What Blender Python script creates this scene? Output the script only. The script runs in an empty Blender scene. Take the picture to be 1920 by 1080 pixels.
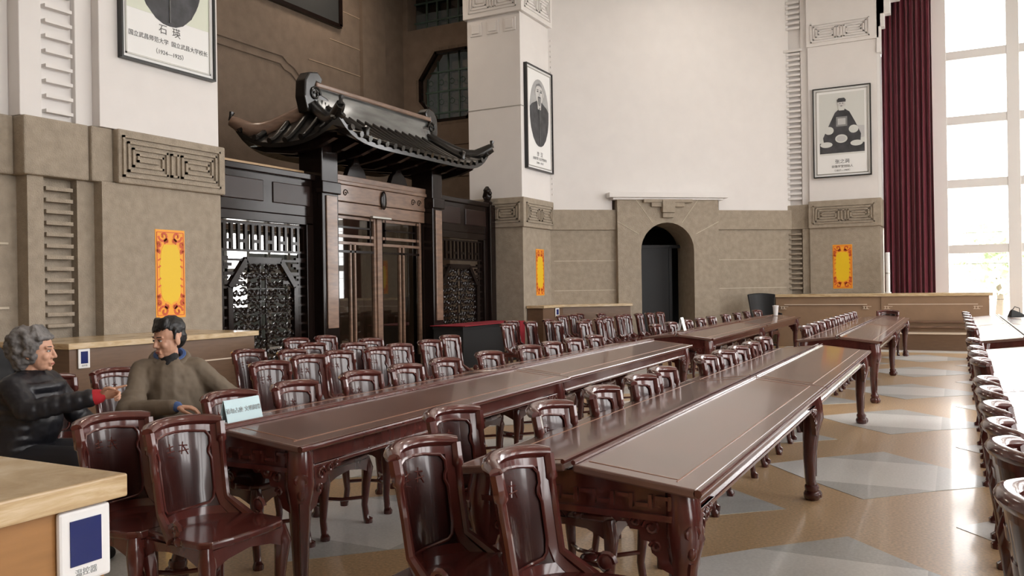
import bpy, math, random
from mathutils import Vector, Matrix
random.seed(7)
S = bpy.context.scene
COL = S.collection
PI = math.pi
sin, cos, R = math.sin, math.cos, math.radians

# ------------------------------------------------------------------ camera, world, lights, exposure
EYE = 1.51
cam = bpy.data.objects.new('camera', bpy.data.cameras.new('camera'))
COL.objects.link(cam); S.camera = cam
cam.data.sensor_width = 36.0
cam.data.lens = 36.0 * 1567 / 1920
cam.data.clip_end = 400
YAW, ROLL = R(27.9), 0.0148
right0 = Vector((cos(YAW), sin(YAW), 0)); up0 = Vector((0, 0, 1)); back0 = Vector((sin(YAW), -cos(YAW), 0))
rr = (right0 * cos(ROLL) - up0 * sin(ROLL)); uu = (up0 * cos(ROLL) + right0 * sin(ROLL))
M = Matrix((rr, uu, back0)).transposed().to_4x4(); M.translation = Vector((0, 0, EYE))
cam.matrix_world = M

w = bpy.data.worlds.new('sky'); S.world = w; w.use_nodes = True
nt = w.node_tree; nt.nodes.clear()
wo = nt.nodes.new('ShaderNodeOutputWorld'); bg = nt.nodes.new('ShaderNodeBackground')
bg.inputs[0].default_value = (1.0, 0.98, 0.97, 1); bg.inputs[1].default_value = 8.8
nt.links.new(bg.outputs[0], wo.inputs[0])
S.view_settings.view_transform = 'Standard'; S.view_settings.look = 'None'
S.view_settings.gamma = 1; S.view_settings.use_curve_mapping = False
S.view_settings.exposure = 0.0

def area(name, loc, size, power, col, rot=(0, 0, 0), sy=None):
    l = bpy.data.lights.new(name, 'AREA'); l.energy = power; l.color = col; l.size = size
    if sy: l.shape = 'RECTANGLE'; l.size_y = sy
    o = bpy.data.objects.new(name, l); o.location = loc; o.rotation_euler = rot; COL.objects.link(o); return o
def portal(loc, rot, sx, sy):
    o = area('daylight_portal', loc, sx, 1, (1, 1, 1), rot, sy); o.data.cycles.is_portal = True; return o
LAMPS = [(-4.5, 4.0), (-4.5, 11.0), (-4.5, 18.0), (0.5, 7.5), (0.5, 15.0)]     # ceiling lamps of the hall
for x, y in LAMPS: area('ceiling_lamp_light', (x, y, 9.0), 1.2, 45, (1.0, 0.93, 0.85))
for y in (9.5, 14.5): area('foyer_lamp_light', (-11.2, y, 9.0), 0.8, 60, (1.0, 0.84, 0.68))
WINY = [(-1.2, 1.6), (3.6, 7.4), (9.4, 13.2), (15.2, 19.0)]  # unseen right-wall windows; nearest one added narrow to light the near tables
XR = 5.2
for a, b in WINY: portal((XR + .35, (a + b) / 2, 4.4), (0, R(90), 0), 7.4, b - a)
portal((1.6, 22.65, 4.8), (R(-90), 0, 0), 6.6, 8.6)
portal((-12.85, 12.775, 1.5), (0, R(-90), 0), 2.6, 3.1)

# ------------------------------------------------------------------ materials
def new_mat(name):
    m = bpy.data.materials.new(name); m.use_nodes = True
    b = m.node_tree.nodes['Principled BSDF']; return m, m.node_tree, b
def mat(name, col, rough=.5, metal=0, coat=0, noise=0, nscale=20, bump=0, bscale=200, spec=.5, stretch=None, bdist=.002):
    m, t, b = new_mat(name)
    b.inputs['Base Color'].default_value = (*col, 1); b.inputs['Roughness'].default_value = rough
    b.inputs['Metallic'].default_value = metal; b.inputs['Coat Weight'].default_value = coat
    b.inputs['Coat Roughness'].default_value = .08
    b.inputs['Specular IOR Level'].default_value = spec
    tc = t.nodes.new('ShaderNodeTexCoord'); vec = tc.outputs['Object']
    if stretch:
        mp = t.nodes.new('ShaderNodeMapping'); mp.inputs['Scale'].default_value = stretch
        t.links.new(vec, mp.inputs[0]); vec = mp.outputs[0]
    if noise:
        n = t.nodes.new('ShaderNodeTexNoise'); n.inputs['Scale'].default_value = nscale; n.inputs['Detail'].default_value = 6
        t.links.new(vec, n.inputs['Vector'])
        r = t.nodes.new('ShaderNodeMapRange'); r.inputs['From Min'].default_value = .3; r.inputs['From Max'].default_value = .7
        r.inputs['To Min'].default_value = 1 - noise; r.inputs['To Max'].default_value = 1 + noise
        t.links.new(n.outputs['Fac'], r.inputs[0])
        mx = t.nodes.new('ShaderNodeMix'); mx.data_type = 'RGBA'; mx.blend_type = 'MULTIPLY'; mx.inputs['Factor'].default_value = 1
        mx.inputs['A'].default_value = (*col, 1); t.links.new(r.outputs[0], mx.inputs['B'])
        t.links.new(mx.outputs['Result'], b.inputs['Base Color'])
    if bump:
        n2 = t.nodes.new('ShaderNodeTexNoise'); n2.inputs['Scale'].default_value = bscale; n2.inputs['Detail'].default_value = 3
        t.links.new(vec, n2.inputs['Vector'])
        bp = t.nodes.new('ShaderNodeBump'); bp.inputs['Strength'].default_value = bump; bp.inputs['Distance'].default_value = bdist
        t.links.new(n2.outputs['Fac'], bp.inputs['Height']); t.links.new(bp.outputs[0], b.inputs['Normal'])
    return m
STONE = mat('pebbledash_stone', (.34, .285, .22), .85, noise=.12, nscale=9, bump=.8, bscale=60, bdist=.012)
BROWN = mat('brown_roughcast', (.15, .108, .078), .9, noise=.12, nscale=4, bump=.7, bscale=50, bdist=.01)
WHITE = mat('white_plaster', (.74, .71, .69), .75, noise=.02, nscale=3)
WHITE2 = mat('white_paint', (.78, .77, .76), .45)
GROOVE = mat('pale_joint', (.55, .48, .38), .8)
AMBER = mat('amber_terrazzo', (.60, .415, .235), .34, noise=.24, nscale=55, coat=.3)
GREY = mat('grey_terrazzo', (.56, .56, .535), .34, noise=.12, nscale=60, coat=.3)
PALE = mat('pale_terrazzo', (.80, .79, .76), .34, noise=.08, nscale=60, coat=.3)
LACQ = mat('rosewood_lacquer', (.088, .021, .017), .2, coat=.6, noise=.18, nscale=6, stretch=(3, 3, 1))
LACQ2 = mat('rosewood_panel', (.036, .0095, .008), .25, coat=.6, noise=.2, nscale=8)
TOPM = mat('worn_lacquer_tabletop', (.15, .080, .064), .27, coat=.5, noise=.25, nscale=3)
INLAY = mat('worn_edge_line', (.30, .14, .08), .3)
GATE = mat('dark_lacquered_wood', (.010, .006, .005), .15, coat=.05, spec=.28, noise=.25, nscale=5, stretch=(4, 4, .6))
GATE2 = mat('brown_carved_board', (.19, .115, .078), .3, coat=.4, noise=.25, nscale=5, stretch=(.8, .8, 4))  # brown, lightened to paint glare and lit faces into the gate wood
ROOFM = mat('dark_glazed_wood_tile', (.012, .011, .010), .22, coat=.3, noise=.2, nscale=9)
TAN = mat('tan_lit_edge', (.45, .30, .17), .5)  # tan colour stands in for a lit wooden edge
CABW = mat('brown_veneer', (.15, .088, .052), .4, noise=.12, nscale=5, stretch=(1, 1, 9))
CABW2 = mat('pale_brown_veneer', (.27, .175, .11), .4, noise=.08, nscale=4)
GOLD = mat('pale_inlay_line', (.72, .60, .48), .35)
BLACK = mat('black_fabric', (.008, .008, .009), .8)
BLACKL = mat('black_leather', (.010, .010, .011), .55, spec=.35)
REDC = mat('crimson_cloth', (.28, .010, .022), .8, noise=.1, nscale=6)
CURT = mat('maroon_velvet', (.125, .013, .027), .9, noise=.15, nscale=12, stretch=(4, 4, .5))
CURT.node_tree.nodes['Principled BSDF'].inputs['Sheen Weight'].default_value = .15
PAPER = mat('white_paper', (.80, .80, .79), .6)
PAPER_B = mat('pale_blue_card', (.50, .66, .70), .5)
INK = mat('grey_ink', (.10, .10, .10), .6)
INKL = mat('faded_ink', (.34, .36, .36), .6)
FRB = mat('black_frame', (.012, .012, .012), .3)
FRS = mat('silver_frame', (.42, .41, .38), .3, metal=.6)
YEL = mat('yellow_poster_print', (.80, .52, .008), .5)
ORA = mat('orange_poster_border', (.86, .36, .020), .5)
REDP = mat('red_orange_scroll_print', (.66, .10, .025), .5)
PLASW = mat('white_plastic', (.80, .80, .80), .35)
NAVY = mat('navy_screen', (.012, .02, .12), .2)
SKIN = mat('skin', (.60, .33, .22), .5, noise=.06, nscale=8)
HAIRB = mat('black_hair', (.007, .006, .006), .45, bump=.6, bscale=60, bdist=.004, stretch=(1, 1, .4))
HAIRG = mat('grey_hair', (.15, .14, .135), .6, noise=.5, nscale=14, bump=.8, bscale=45, bdist=.006)
JACK = mat('olive_brown_jacket', (.15, .115, .080), .75, noise=.06, nscale=6, bump=.3, bscale=30, bdist=.004)
JACKB = mat('blue_hood_lining', (.05, .10, .26), .7)
PUFF = mat('black_quilted_jacket', (.012, .012, .016), .42)
REDCUFF = mat('red_knit_cuff', (.50, .02, .03), .8)
TROU = mat('dark_trousers', (.015, .015, .02), .8)
WHITEEYE = mat('eye_white', (.6, .58, .55), .3)
LIPM = mat('lip', (.33, .09, .07), .5)
LEAF = mat('pale_leaves', (.62, .68, .50), .8)
BARK = mat('bark', (.20, .16, .12), .9)
GRND = mat('pale_ground', (.55, .56, .52), .9)
LAMPM, _t, _b = new_mat('lamp_glow'); _b.inputs['Emission Color'].default_value = (1, .93, .85, 1); _b.inputs['Emission Strength'].default_value = 6
GREENM = mat('green_lit_bars', (.06, .10, .08), .5)  # greenish light on the bars put into their colour
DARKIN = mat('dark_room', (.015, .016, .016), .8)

def marble():
    m, t, b = new_mat('honey_marble')
    b.inputs['Roughness'].default_value = .22
    tc = t.nodes.new('ShaderNodeTexCoord'); mp = t.nodes.new('ShaderNodeMapping'); mp.inputs['Scale'].default_value = (1.2, 1.2, 9); mp.inputs['Rotation'].default_value = (.12, .1, .3)
    n = t.nodes.new('ShaderNodeTexNoise'); n.inputs['Scale'].default_value = 3.2; n.inputs['Detail'].default_value = 9; n.inputs['Roughness'].default_value = .65; n.inputs['Distortion'].default_value = .6
    r = t.nodes.new('ShaderNodeValToRGB')
    r.color_ramp.elements[0].position = .32; r.color_ramp.elements[0].color = (.40, .27, .14, 1)
    r.color_ramp.elements[1].position = .66; r.color_ramp.elements[1].color = (.68, .55, .38, 1)
    e = r.color_ramp.elements.new(.5); e.color = (.55, .41, .24, 1)
    t.links.new(tc.outputs['Object'], mp.inputs[0]); t.links.new(mp.outputs[0], n.inputs['Vector'])
    t.links.new(n.outputs['Fac'], r.inputs[0]); t.links.new(r.outputs[0], b.inputs['Base Color']); return m
MARB = marble()

def glass(name, tint=(1, 1, 1), refl=1.0):
    m = bpy.data.materials.new(name); m.use_nodes = True; t = m.node_tree; t.nodes.clear()
    o = t.nodes.new('ShaderNodeOutputMaterial'); mx = t.nodes.new('ShaderNodeMixShader')
    tr = t.nodes.new('ShaderNodeBsdfTransparent'); tr.inputs[0].default_value = (*tint, 1)
    gl = t.nodes.new('ShaderNodeBsdfGlossy'); gl.inputs['Roughness'].default_value = .02
    fr = t.nodes.new('ShaderNodeLayerWeight'); fr.inputs[0].default_value = .5
    pw = t.nodes.new('ShaderNodeMath'); pw.operation = 'POWER'; pw.inputs[1].default_value = 5
    mm = t.nodes.new('ShaderNodeMath'); mm.operation = 'MULTIPLY_ADD'; mm.inputs[1].default_value = .9; mm.inputs[2].default_value = .04 * refl; mm.use_clamp = True
    t.links.new(fr.outputs['Facing'], pw.inputs[0]); t.links.new(pw.outputs[0], mm.inputs[0]); t.links.new(mm.outputs[0], mx.inputs[0])
    t.links.new(tr.outputs[0], mx.inputs[1]); t.links.new(gl.outputs[0], mx.inputs[2]); t.links.new(mx.outputs[0], o.inputs[0])
    return m
GLASS = glass('window_glass'); GLASSF = glass('dimming_glass', (.085, .085, .08)); GLASSD = glass('tinted_door_glass', (.62, .61, .58), 3.0)  # second glass: grey tint added to dim daylight behind the gate lattice

# ------------------------------------------------------------------ mesh builder
class MB:
    def __init__(s): s.v = []; s.f = []; s.smooth = False
    def add(s, vs, fs):
        n = len(s.v); s.v += [tuple(v) for v in vs]; s.f += [tuple(i + n for i in f) for f in fs]; return s
    def box(s, x0, y0, z0, x1, y1, z1):
        if x0 > x1: x0, x1 = x1, x0
        if y0 > y1: y0, y1 = y1, y0
        if z0 > z1: z0, z1 = z1, z0
        v = [(x, y, z) for z in (z0, z1) for y in (y0, y1) for x in (x0, x1)]
        return s.add(v, [(0, 2, 3, 1), (4, 5, 7, 6), (0, 1, 5, 4), (2, 6, 7, 3), (0, 4, 6, 2), (1, 3, 7, 5)])
    def beam(s, a, b, wd, ht, up=(0, 0, 1)):          # box along a segment
        a, b = Vector(a), Vector(b); d = (b - a)
        if d.length < 1e-6: return s
        d.normalize(); u = Vector(up)
        if abs(d.dot(u)) > .98: u = Vector((1, 0, 0))
        r = d.cross(u).normalized(); u = r.cross(d)
        v = [p + r * (i * wd / 2) + u * (j * ht / 2) for p in (a, b) for j in (-1, 1) for i in (-1, 1)]
        return s.add(v, [(0, 1, 3, 2), (4, 6, 7, 5), (0, 4, 5, 1), (2, 3, 7, 6), (0, 2, 6, 4), (1, 5, 7, 3)])
    def tube(s, pts, r, n=6, closed=False, flat=1.0, cap=True):
        pts = [Vector(p) for p in pts]; m = len(pts); rs = r if isinstance(r, (list, tuple)) else [r] * m
        prev = None; rings = []
        for i, p in enumerate(pts):
            if closed: d = pts[(i + 1) % m] - pts[i - 1]
            else: d = pts[min(i + 1, m - 1)] - pts[max(i - 1, 0)]
            if d.length < 1e-9: d = Vector((0, 0, 1))
            d.normalize()
            if prev is None:
                u = Vector((0, 0, 1)) if abs(d.z) < .9 else Vector((1, 0, 0))
            else: u = prev
            u = (u - d * u.dot(d)).normalized(); prev = u; q = d.cross(u)
            rings.append([p + (u * cos(2 * PI * k / n) * flat + q * sin(2 * PI * k / n)) * rs[i] for k in range(n)])
        vs = [v for g in rings for v in g]; fs = []
        for i in range(m if closed else m - 1):
            j = (i + 1) % m
            for k in range(n):
                l = (k + 1) % n; fs.append((i * n + k, i * n + l, j * n + l, j * n + k))
        if not closed and cap:
            fs.append(tuple(range(n - 1, -1, -1))); fs.append(tuple((m - 1) * n + k for k in range(n)))
        s.smooth = True
        return s.add(vs, fs)
    def capsule(s, a, b, ra, rb, n=10, k=4):
        a, b = Vector(a), Vector(b); d = b - a; L = d.length
        d = d.normalized() if L > 1e-6 else Vector((0, 0, 1))
        pts = []; rs = []
        for i in range(k): t = PI / 2 * (1 - i / k); pts.append(a - d * ra * sin(t)); rs.append(max(ra * cos(t), .0012))
        pts.append(a); rs.append(ra); pts.append(b if L > 1e-6 else a + d * 1e-4); rs.append(rb)
        for i in range(1, k + 1): t = PI / 2 * i / k; pts.append(b + d * rb * sin(t)); rs.append(max(rb * cos(t), .0012))
        return s.tube(pts, rs, n)
    def ell(s, c, rx, ry, rz, nu=14, nv=9, rot=None):
        vs = []; c = Vector(c)
        for j in range(nv + 1):
            t = PI * j / nv
            for i in range(nu):
                p = Vector((rx * sin(t) * cos(2 * PI * i / nu), ry * sin(t) * sin(2 * PI * i / nu), rz * cos(t)))
                if rot is not None: p = rot @ p
                vs.append(c + p)
        fs = [(j * nu + i, (j + 1) * nu + i, (j + 1) * nu + (i + 1) % nu, j * nu + (i + 1) % nu) for j in range(nv) for i in range(nu)]
        s.smooth = True
        return s.add(vs, fs)
    def lathe(s, prof, c=(0, 0, 0), n=14):
        cx, cy, cz = c
        vs = [(cx + r * cos(2 * PI * k / n), cy + r * sin(2 * PI * k / n), cz + z) for r, z in prof for k in range(n)]
        m = len(prof)
        fs = [(i * n + k, i * n + (k + 1) % n, (i + 1) * n + (k + 1) % n, (i + 1) * n + k) for i in range(m - 1) for k in range(n)]
        fs += [tuple(range(n - 1, -1, -1)), tuple((m - 1) * n + k for k in range(n))]
        s.smooth = True
        return s.add(vs, fs)
    def prism(s, poly, fn, d0, d1):                    # poly in 2d, fn(a,b,d)->xyz
        n = len(poly); vs = [fn(a, b, d0) for a, b in poly] + [fn(a, b, d1) for a, b in poly]
        fs = [tuple(range(n - 1, -1, -1)), tuple(range(n, 2 * n))] + [(i, (i + 1) % n, n + (i + 1) % n, n + i) for i in range(n)]
        return s.add(vs, fs)
    def slab(s, fn, us, vs_, th):                      # fn(u,v,off) surface grid with thickness
        nu, nv = len(us), len(vs_); V = [fn(u, v, o) for o in (0, th) for v in vs_ for u in us]; N = nu * nv; F = []
        for j in range(nv - 1):
            for i in range(nu - 1):
                a = j * nu + i; q = (a, a + 1, a + nu + 1, a + nu); F.append(q[::-1]); F.append(tuple(x + N for x in q))
        for i in range(nu - 1):
            F.append((i, i + 1, N + i + 1, N + i)); b = (nv - 1) * nu + i; F.append((b + 1, b, N + b, N + b + 1))
        for j in range(nv - 1):
            a = j * nu; F.append((a + nu, a, N + a, N + a + nu)); b = a + nu - 1; F.append((b, b + nu, N + b + nu, N + b))
        return s.add(V, F)
    def build(s, name, m, parent=None, smooth=None, bevel=0, recalc=True, remesh=0, loc=None):
        me = bpy.data.meshes.new(name); me.from_pydata(s.v, [], s.f); me.materials.append(m)
        if recalc:
            import bmesh
            b = bmesh.new(); b.from_mesh(me); bmesh.ops.recalc_face_normals(b, faces=b.faces); b.to_mesh(me); b.free()
        sm = s.smooth if smooth is None else smooth
        if sm:
            for p in me.polygons: p.use_smooth = True
        o = bpy.data.objects.new(name, me); COL.objects.link(o)
        if parent: o.parent = parent
        if loc: o.location = loc
        if sm and not remesh:
            try: me.set_sharp_from_angle(angle=R(45))
            except Exception: pass
        if bevel:
            q = o.modifiers.new('bevel', 'BEVEL'); q.width = bevel; q.segments = 2; q.limit_method = 'ANGLE'
        if remesh:
            q = o.modifiers.new('remesh', 'REMESH'); q.mode = 'VOXEL'; q.voxel_size = remesh; q.use_smooth_shade = True
            q = o.modifiers.new('smooth', 'SMOOTH'); q.factor = .6; q.iterations = 4
        return o
def empty(name, loc, rz=0, label=None, cat=None, group=None):
    o = bpy.data.objects.new(name, None); o.location = loc; o.rotation_euler = (0, 0, rz); COL.objects.link(o)
    o.empty_display_size = .1
    return tag(o, label, cat, group)
def tag(o, label=None, cat=None, group=None, kind=None):
    if label: o['label'] = label
    if cat: o['category'] = cat
    if group: o['group'] = group
    if kind: o['kind'] = kind
    return o
def st(o): o['kind'] = 'structure'; return o
def inst(src, name, parent, loc=(0, 0, 0), rot=(0, 0, 0), scale=(1, 1, 1)):
    o = bpy.data.objects.new(name, src.data if hasattr(src, 'data') else src); COL.objects.link(o)
    o.parent = parent; o.location = loc; o.rotation_euler = rot; o.scale = scale; return o
def copy_tree(o, parent=None):
    c = o.copy(); COL.objects.link(c); c.parent = parent
    for ch in list(o.children): copy_tree(ch, c)
    return c
def text_mesh(name, s, size, m, parent, mw, depth=.001):
    cu = bpy.data.curves.new(name, 'FONT'); cu.body = s; cu.size = size; cu.align_x = 'CENTER'; cu.align_y = 'CENTER'; cu.extrude = depth
    t = bpy.data.objects.new(name + '_tmp', cu); COL.objects.link(t)
    bpy.context.view_layer.update()
    me = bpy.data.meshes.new_from_object(t.evaluated_get(bpy.context.evaluated_depsgraph_get()))
    bpy.data.objects.remove(t); me.name = name; me.materials.clear(); me.materials.append(m)
    o = bpy.data.objects.new(name, me); COL.objects.link(o); o.parent = parent; o.matrix_local = mw; return o
lin = lambda a, b, n: [a + (b - a) * i / (n - 1) for i in range(n)]

# ------------------------------------------------------------------ room shell
H = 9.5
BT, BB = 3.52, 2.86            # top and bottom of the stone band
fl = st(MB().box(-13.5, -4.5, -.3, 8.5, 22.9, 0).build('floor', AMBER))
ce = st(MB().box(-13.5, -4.5, H, 8.5, 22.9, H + .3).build('ceiling', WHITE))
# terrazzo stars : one square and four triangles each
sq = MB().box(-.44, -.46, 0, .44, .46, .003)
SQ = sq.build('floor_tile', PALE, fl)
def tri(ax, ay, bx, by, cx, cy, m):
    return MB().prism([(ax, ay), (bx, by), (cx, cy)], lambda a, b, d: (a, b, d), 0, .003).build('floor_tile', m, fl)
T4 = [tri(-.44, .46, .44, .46, 0, .92, GREY), tri(-.44, -.46, .44, -.46, 0, -.92, GREY),
      tri(-.44, -.46, -.44, .46, -.82, 0, PALE), tri(.44, -.46, .44, .46, .95, 0, GREY)]
first = True; ntile = 0
for i in range(-6, 3):
    for j in range(-9, 9):
        x = -.58 + 1.39 * i; y = 7.2 + 2.80 * j + (1.40 if i % 2 else 0)
        if not (-8.3 < x < 4.4 and 0.6 < y < 18.6): continue
        if x < -.6 * y - 3.0: continue
        if x > .12 * y + 1.6: continue
        for k, o in enumerate([SQ] + T4):
            if first: o.location = (x, y, 0)
            else: inst(o, 'floor_tile', fl, (x, y, 0))
            ntile += 1
        first = False
bd = MB().box(-3.6, 19.9, 0, 4.9, 20.98, .003).build('floor_border', PALE, fl); MB().box(-3.6, 19.82, 0, 4.9, 19.86, .003).build('border_line', GREY, fl)
print('floor tiles', ntile)

# left wall with pier
wl = MB()
wl.box(-9.8, -4.5, 0, -9.35, 5.73, BB); wl.box(-9.8, 5.73, 0, -9.15, 5.92, BB); wl.box(-9.8, 5.92, 0, -9.27, 6.33, BB)
wl.box(-9.8, 6.33, 0, -9.15, 6.55, BB); wl.box(-9.8, 6.55, 0, -9.0, 8.38, BB)
wall_left = st(wl.build('wall_left', STONE))
b = MB(); b.box(-9.8, -4.5, BB, -9.27, 5.66, BT); b.box(-9.8, 5.66, BB, -9.08, 6.45, BT); b.box(-9.8, 6.45, BB, -9.04, 6.74, BT); b.box(-9.8, 6.74, BB, -8.94, 8.42, BT)
b.build('stone_band', STONE, wall_left, bevel=.02)
b = MB(); b.box(-9.8, -4.5, BT, -9.35, 5.66, H); b.box(-9.8, 5.66, BT, -9.15, 5.92, H); b.box(-9.8, 5.92, BT, -9.22, 6.33, H); b.box(-9.8, 6.33, BT, -9.15, 6.55, H); b.box(-9.8, 6.55, BT, -9.02, 8.38, H)
b.build('upper_plaster', WHITE, wall_left, bevel=.01)
for z in (1.37, 2.09): MB().box(-9.36, -4.4, z - .012, -9.33, 5.62, z + .012).build('joint_line', GROOVE, wall_left)
bar = MB().box(-.05, -.165, -.022, .055, .165, .022).build('flute_bar', STONE, wall_left, bevel=.008); bar.location = (-9.22, 6.125, 1.15)
for k in range(1, 13): o = inst(bar, 'flute_bar', wall_left, (-9.22, 6.125, 1.15 + k * .132)); o.modifiers.clear()
barw = MB().box(-.05, -.165, -.02, .045, .165, .02).build('flute_bar', WHITE, wall_left); barw.location = (-9.18, 6.125, 3.62)
for k in range(1, 22): inst(barw, 'flute_bar', wall_left, (-9.18, 6.125, 3.62 + k * .172))

def meander(parent, name, m, P, w_, h_, r=.011, d=.022):
    """greek key panel: raised fillets. P(a,b,d): a across 0..w, b up 0..h, d proud"""
    def line(pts):
        q = MB()
        for (a0, b0), (a1, b1) in zip(pts, pts[1:]):
            if abs(a0 - a1) < 1e-6: lo = (a0 - r, min(b0, b1) - r, a0 + r, max(b0, b1) + r)
            else: lo = (min(a0, a1) - r, b0 - r, max(a0, a1) + r, b0 + r)
            A, B, C, D = lo
            vs = [P(x, y, z) for z in (-.01, d) for y in (B, D) for x in (A, C)]
            q.add(vs, [(0, 2, 3, 1), (4, 5, 7, 6), (0, 1, 5, 4), (2, 6, 7, 3), (0, 4, 6, 2), (1, 3, 7, 5)])
        q.build(name, m, parent)
    W, Hh = w_, h_
    g = min(W * .055, Hh * .14)
    line([(0, 0), (W, 0), (W, Hh), (0, Hh), (0, 0)])
    line([(W * .42, g), (g, g), (g, Hh - g), (W - g, Hh - g), (W - g, g), (W * .58, g)])
    a, bb = g * 2, W * .42
    line([(bb, g), (bb, Hh - 2 * g), (a, Hh - 2 * g), (a, 2 * g), (bb - g, 2 * g), (bb - g, Hh - 3 * g), (a + g, Hh - 3 * g), (a + g, 3 * g), (bb - 2 * g, 3 * g)])
    line([(W - bb, g), (W - bb, Hh - 2 * g), (W - a, Hh - 2 * g), (W - a, 2 * g), (W - bb + g, 2 * g), (W - bb + g, Hh - 3 * g), (W - a - g, Hh - 3 * g), (W - a - g, 3 * g), (W - bb + 2 * g, 3 * g)])
    line([(W * .47, g), (W * .47, Hh - 2 * g), (W * .53, Hh - 2 * g), (W * .53, g), (W * .47, g)])
meander(wall_left, 'meander_fillet', STONE, lambda a, b_, d: (-8.94 + d, 6.80 + a, 2.95 + b_), 1.50, .48, r=.014, d=.03)

# middle pier (left of the arch)
pa = MB(); pa.box(-10.3, 16.41, 0, -8.4, 18.1, BB)
wall_pier = st(pa.build('wall_center', STONE))
MB().box(-10.34, 16.36, BB, -8.34, 18.0, BT).build('stone_band', STONE, wall_pier, bevel=.02)
b = MB(); b.box(-9.75, 16.41, BT, -8.4, 18.1, 7.62); b.box(-9.82, 16.34, 7.62, -8.32, 18.1, H); b.build('upper_plaster', WHITE, wall_pier, bevel=.01)
MB().box(-9.755, 16.40, 5.54, -8.39, 18.0, 5.555).build('joint_line', FRS, wall_pier)
meander(wall_pier, 'meander_fillet', STONE, lambda a, b_, d: (-8.34 + d, 16.50 + a, 2.98 + b_), 1.32, .42, r=.013, d=.028)
meander(wall_pier, 'meander_fillet', STONE, lambda a, b_, d: (-9.75 + a, 16.36 - d, 2.98 + b_), 1.30, .42, r=.013, d=.028)
meander(wall_pier, 'meander_fillet', WHITE, lambda a, b_, d: (-9.66 + a, 16.34 - d, 7.74 + b_), 1.2, .5)
meander(wall_pier, 'meander_fillet', WHITE, lambda a, b_, d: (-8.32 + d, 16.5 + a, 7.74 + b_), 1.3, .5)
for k in range(3):
    x = -9.66 + k * .43
    q = MB().box(x, 16.385, 7.22, x + .3, 16.42, 7.52); q.box(x + .05, 16.365, 7.27, x + .25, 16.42, 7.47); q.build('relief_plaque', WHITE, wall_pier, bevel=.01)

# chamfered wall with the arch
A0 = Vector((-8.38, 17.86, 0)); A1 = Vector((-3.66, 21.62, 0)); DL = (A1 - A0).length; DV = (A1 - A0) / DL; NV = Vector((DV.y, -DV.x, 0))   # NV points into the hall
def CW(a, b_, d): p = A0 + DV * a + NV * d; return (p.x, p.y, b_)
c0, c1 = 2.16, 3.50          # arch opening
s0, s1 = 1.58, 4.14          # surround block
AZ = 2.36                    # springing
def arch_poly(e0, e1, top, wa0, wa1):
    rad = (wa1 - wa0) / 2; cx = (wa0 + wa1) / 2; n = 16
    arc = [(cx - rad * cos(PI * k / n), AZ + rad * sin(PI * k / n)) for k in range(n + 1)]
    return arc
b = MB(); pr = lambda x0, z0, x1, z1, d0, d1: b.add([CW(x, z, d) for z in (z0, z1) for d in (d0, d1) for x in (x0, x1)], [(0, 2, 3, 1), (4, 5, 7, 6), (0, 1, 5, 4), (2, 6, 7, 3), (0, 4, 6, 2), (1, 3, 7, 5)])
pr(-.1, 0, s0, BB, -.9, 0); pr(s1, 0, DL + .1, BB, -.9, 0)
wall_arch = st(b.build('wall_back', STONE))
b = MB(); pr(-.1, BB, s0, 3.34, -.9, .05); pr(s1, BB, DL + .1, 3.34, -.9, .05); b.build('stone_band', STONE, wall_arch, bevel=.015)
b = MB(); pr(-.1, 3.34, s0 - .08, H, -.9, -.01); pr(s1 + .08, 3.34, DL + .1, H, -.9, -.01); pr(s0 - .08, 3.62, s1 + .08, H, -.9, -.01); b.build('upper_plaster', WHITE, wall_arch)
# surround with arched hole
b = MB(); arc = arch_poly(0, 0, 0, c0, c1); n = len(arc); D0, D1 = -.9, .14; TZ = 3.62
def quadstrip(d):
    vs = []
    for x, z in arc: vs += [CW(x, z, d), CW(x, TZ, d)]
    return vs
for d in (D0, D1): b.add(quadstrip(d), [(2 * i, 2 * i + 2, 2 * i + 3, 2 * i + 1) for i in range(n - 1)])
b.add([CW(x, z, d) for x, z in arc for d in (D0, D1)], [(2 * i, 2 * i + 1, 2 * i + 3, 2 * i + 2) for i in range(n - 1)])
pr(s0, 0, c0, TZ, D0, D1); pr(c1, 0, s1, TZ, D0, D1)
b.build('arch_surround', STONE, wall_arch, smooth=False)
b = MB()
for a0, z0, a1, z1 in [(c0 - .05, 2.75, s0, 3.05), (c1 + .05, 2.75, s1, 3.05), (c0 + .3, 3.02, c0 - .12, 3.58), (c1 - .3, 3.02, c1 + .12, 3.58)]:
    b.beam(CW(a0, z0, .142), CW(a1, z1, .142), .012, .012)
b.build('joint_line', GROOVE, wall_arch)
b = MB()
for zz in (.72, 1.42, 2.12):
    pr(.05, zz, s0 - .02, zz + .014, -.01, .004); pr(s1 + .02, zz, DL - .05, zz + .014, -.01, .004)
b.build('joint_line', GROOVE, wall_arch)
b = MB(); pr(s0 - .22, 3.62, s1 + .22, 3.74, -.05, .24); pr(s0 - .12, 3.57, s1 + .12, 3.62, -.05, .19); b.build('cornice', WHITE, wall_arch, bevel=.01)
b = MB(); mc = (c0 + c1) / 2
for x0, x1, z0, z1, d in [(-.62, .62, 3.50, 3.58, .24), (-.42, .42, 3.40, 3.51, .22), (-.16, .16, 3.26, 3.56, .27), (-.14, .14, 3.14, 3.26, .22)]: pr(mc + x0, z0, mc + x1, z1, .1, d)
b.build('keystone_carving', STONE, wall_arch, bevel=.015)
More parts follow.
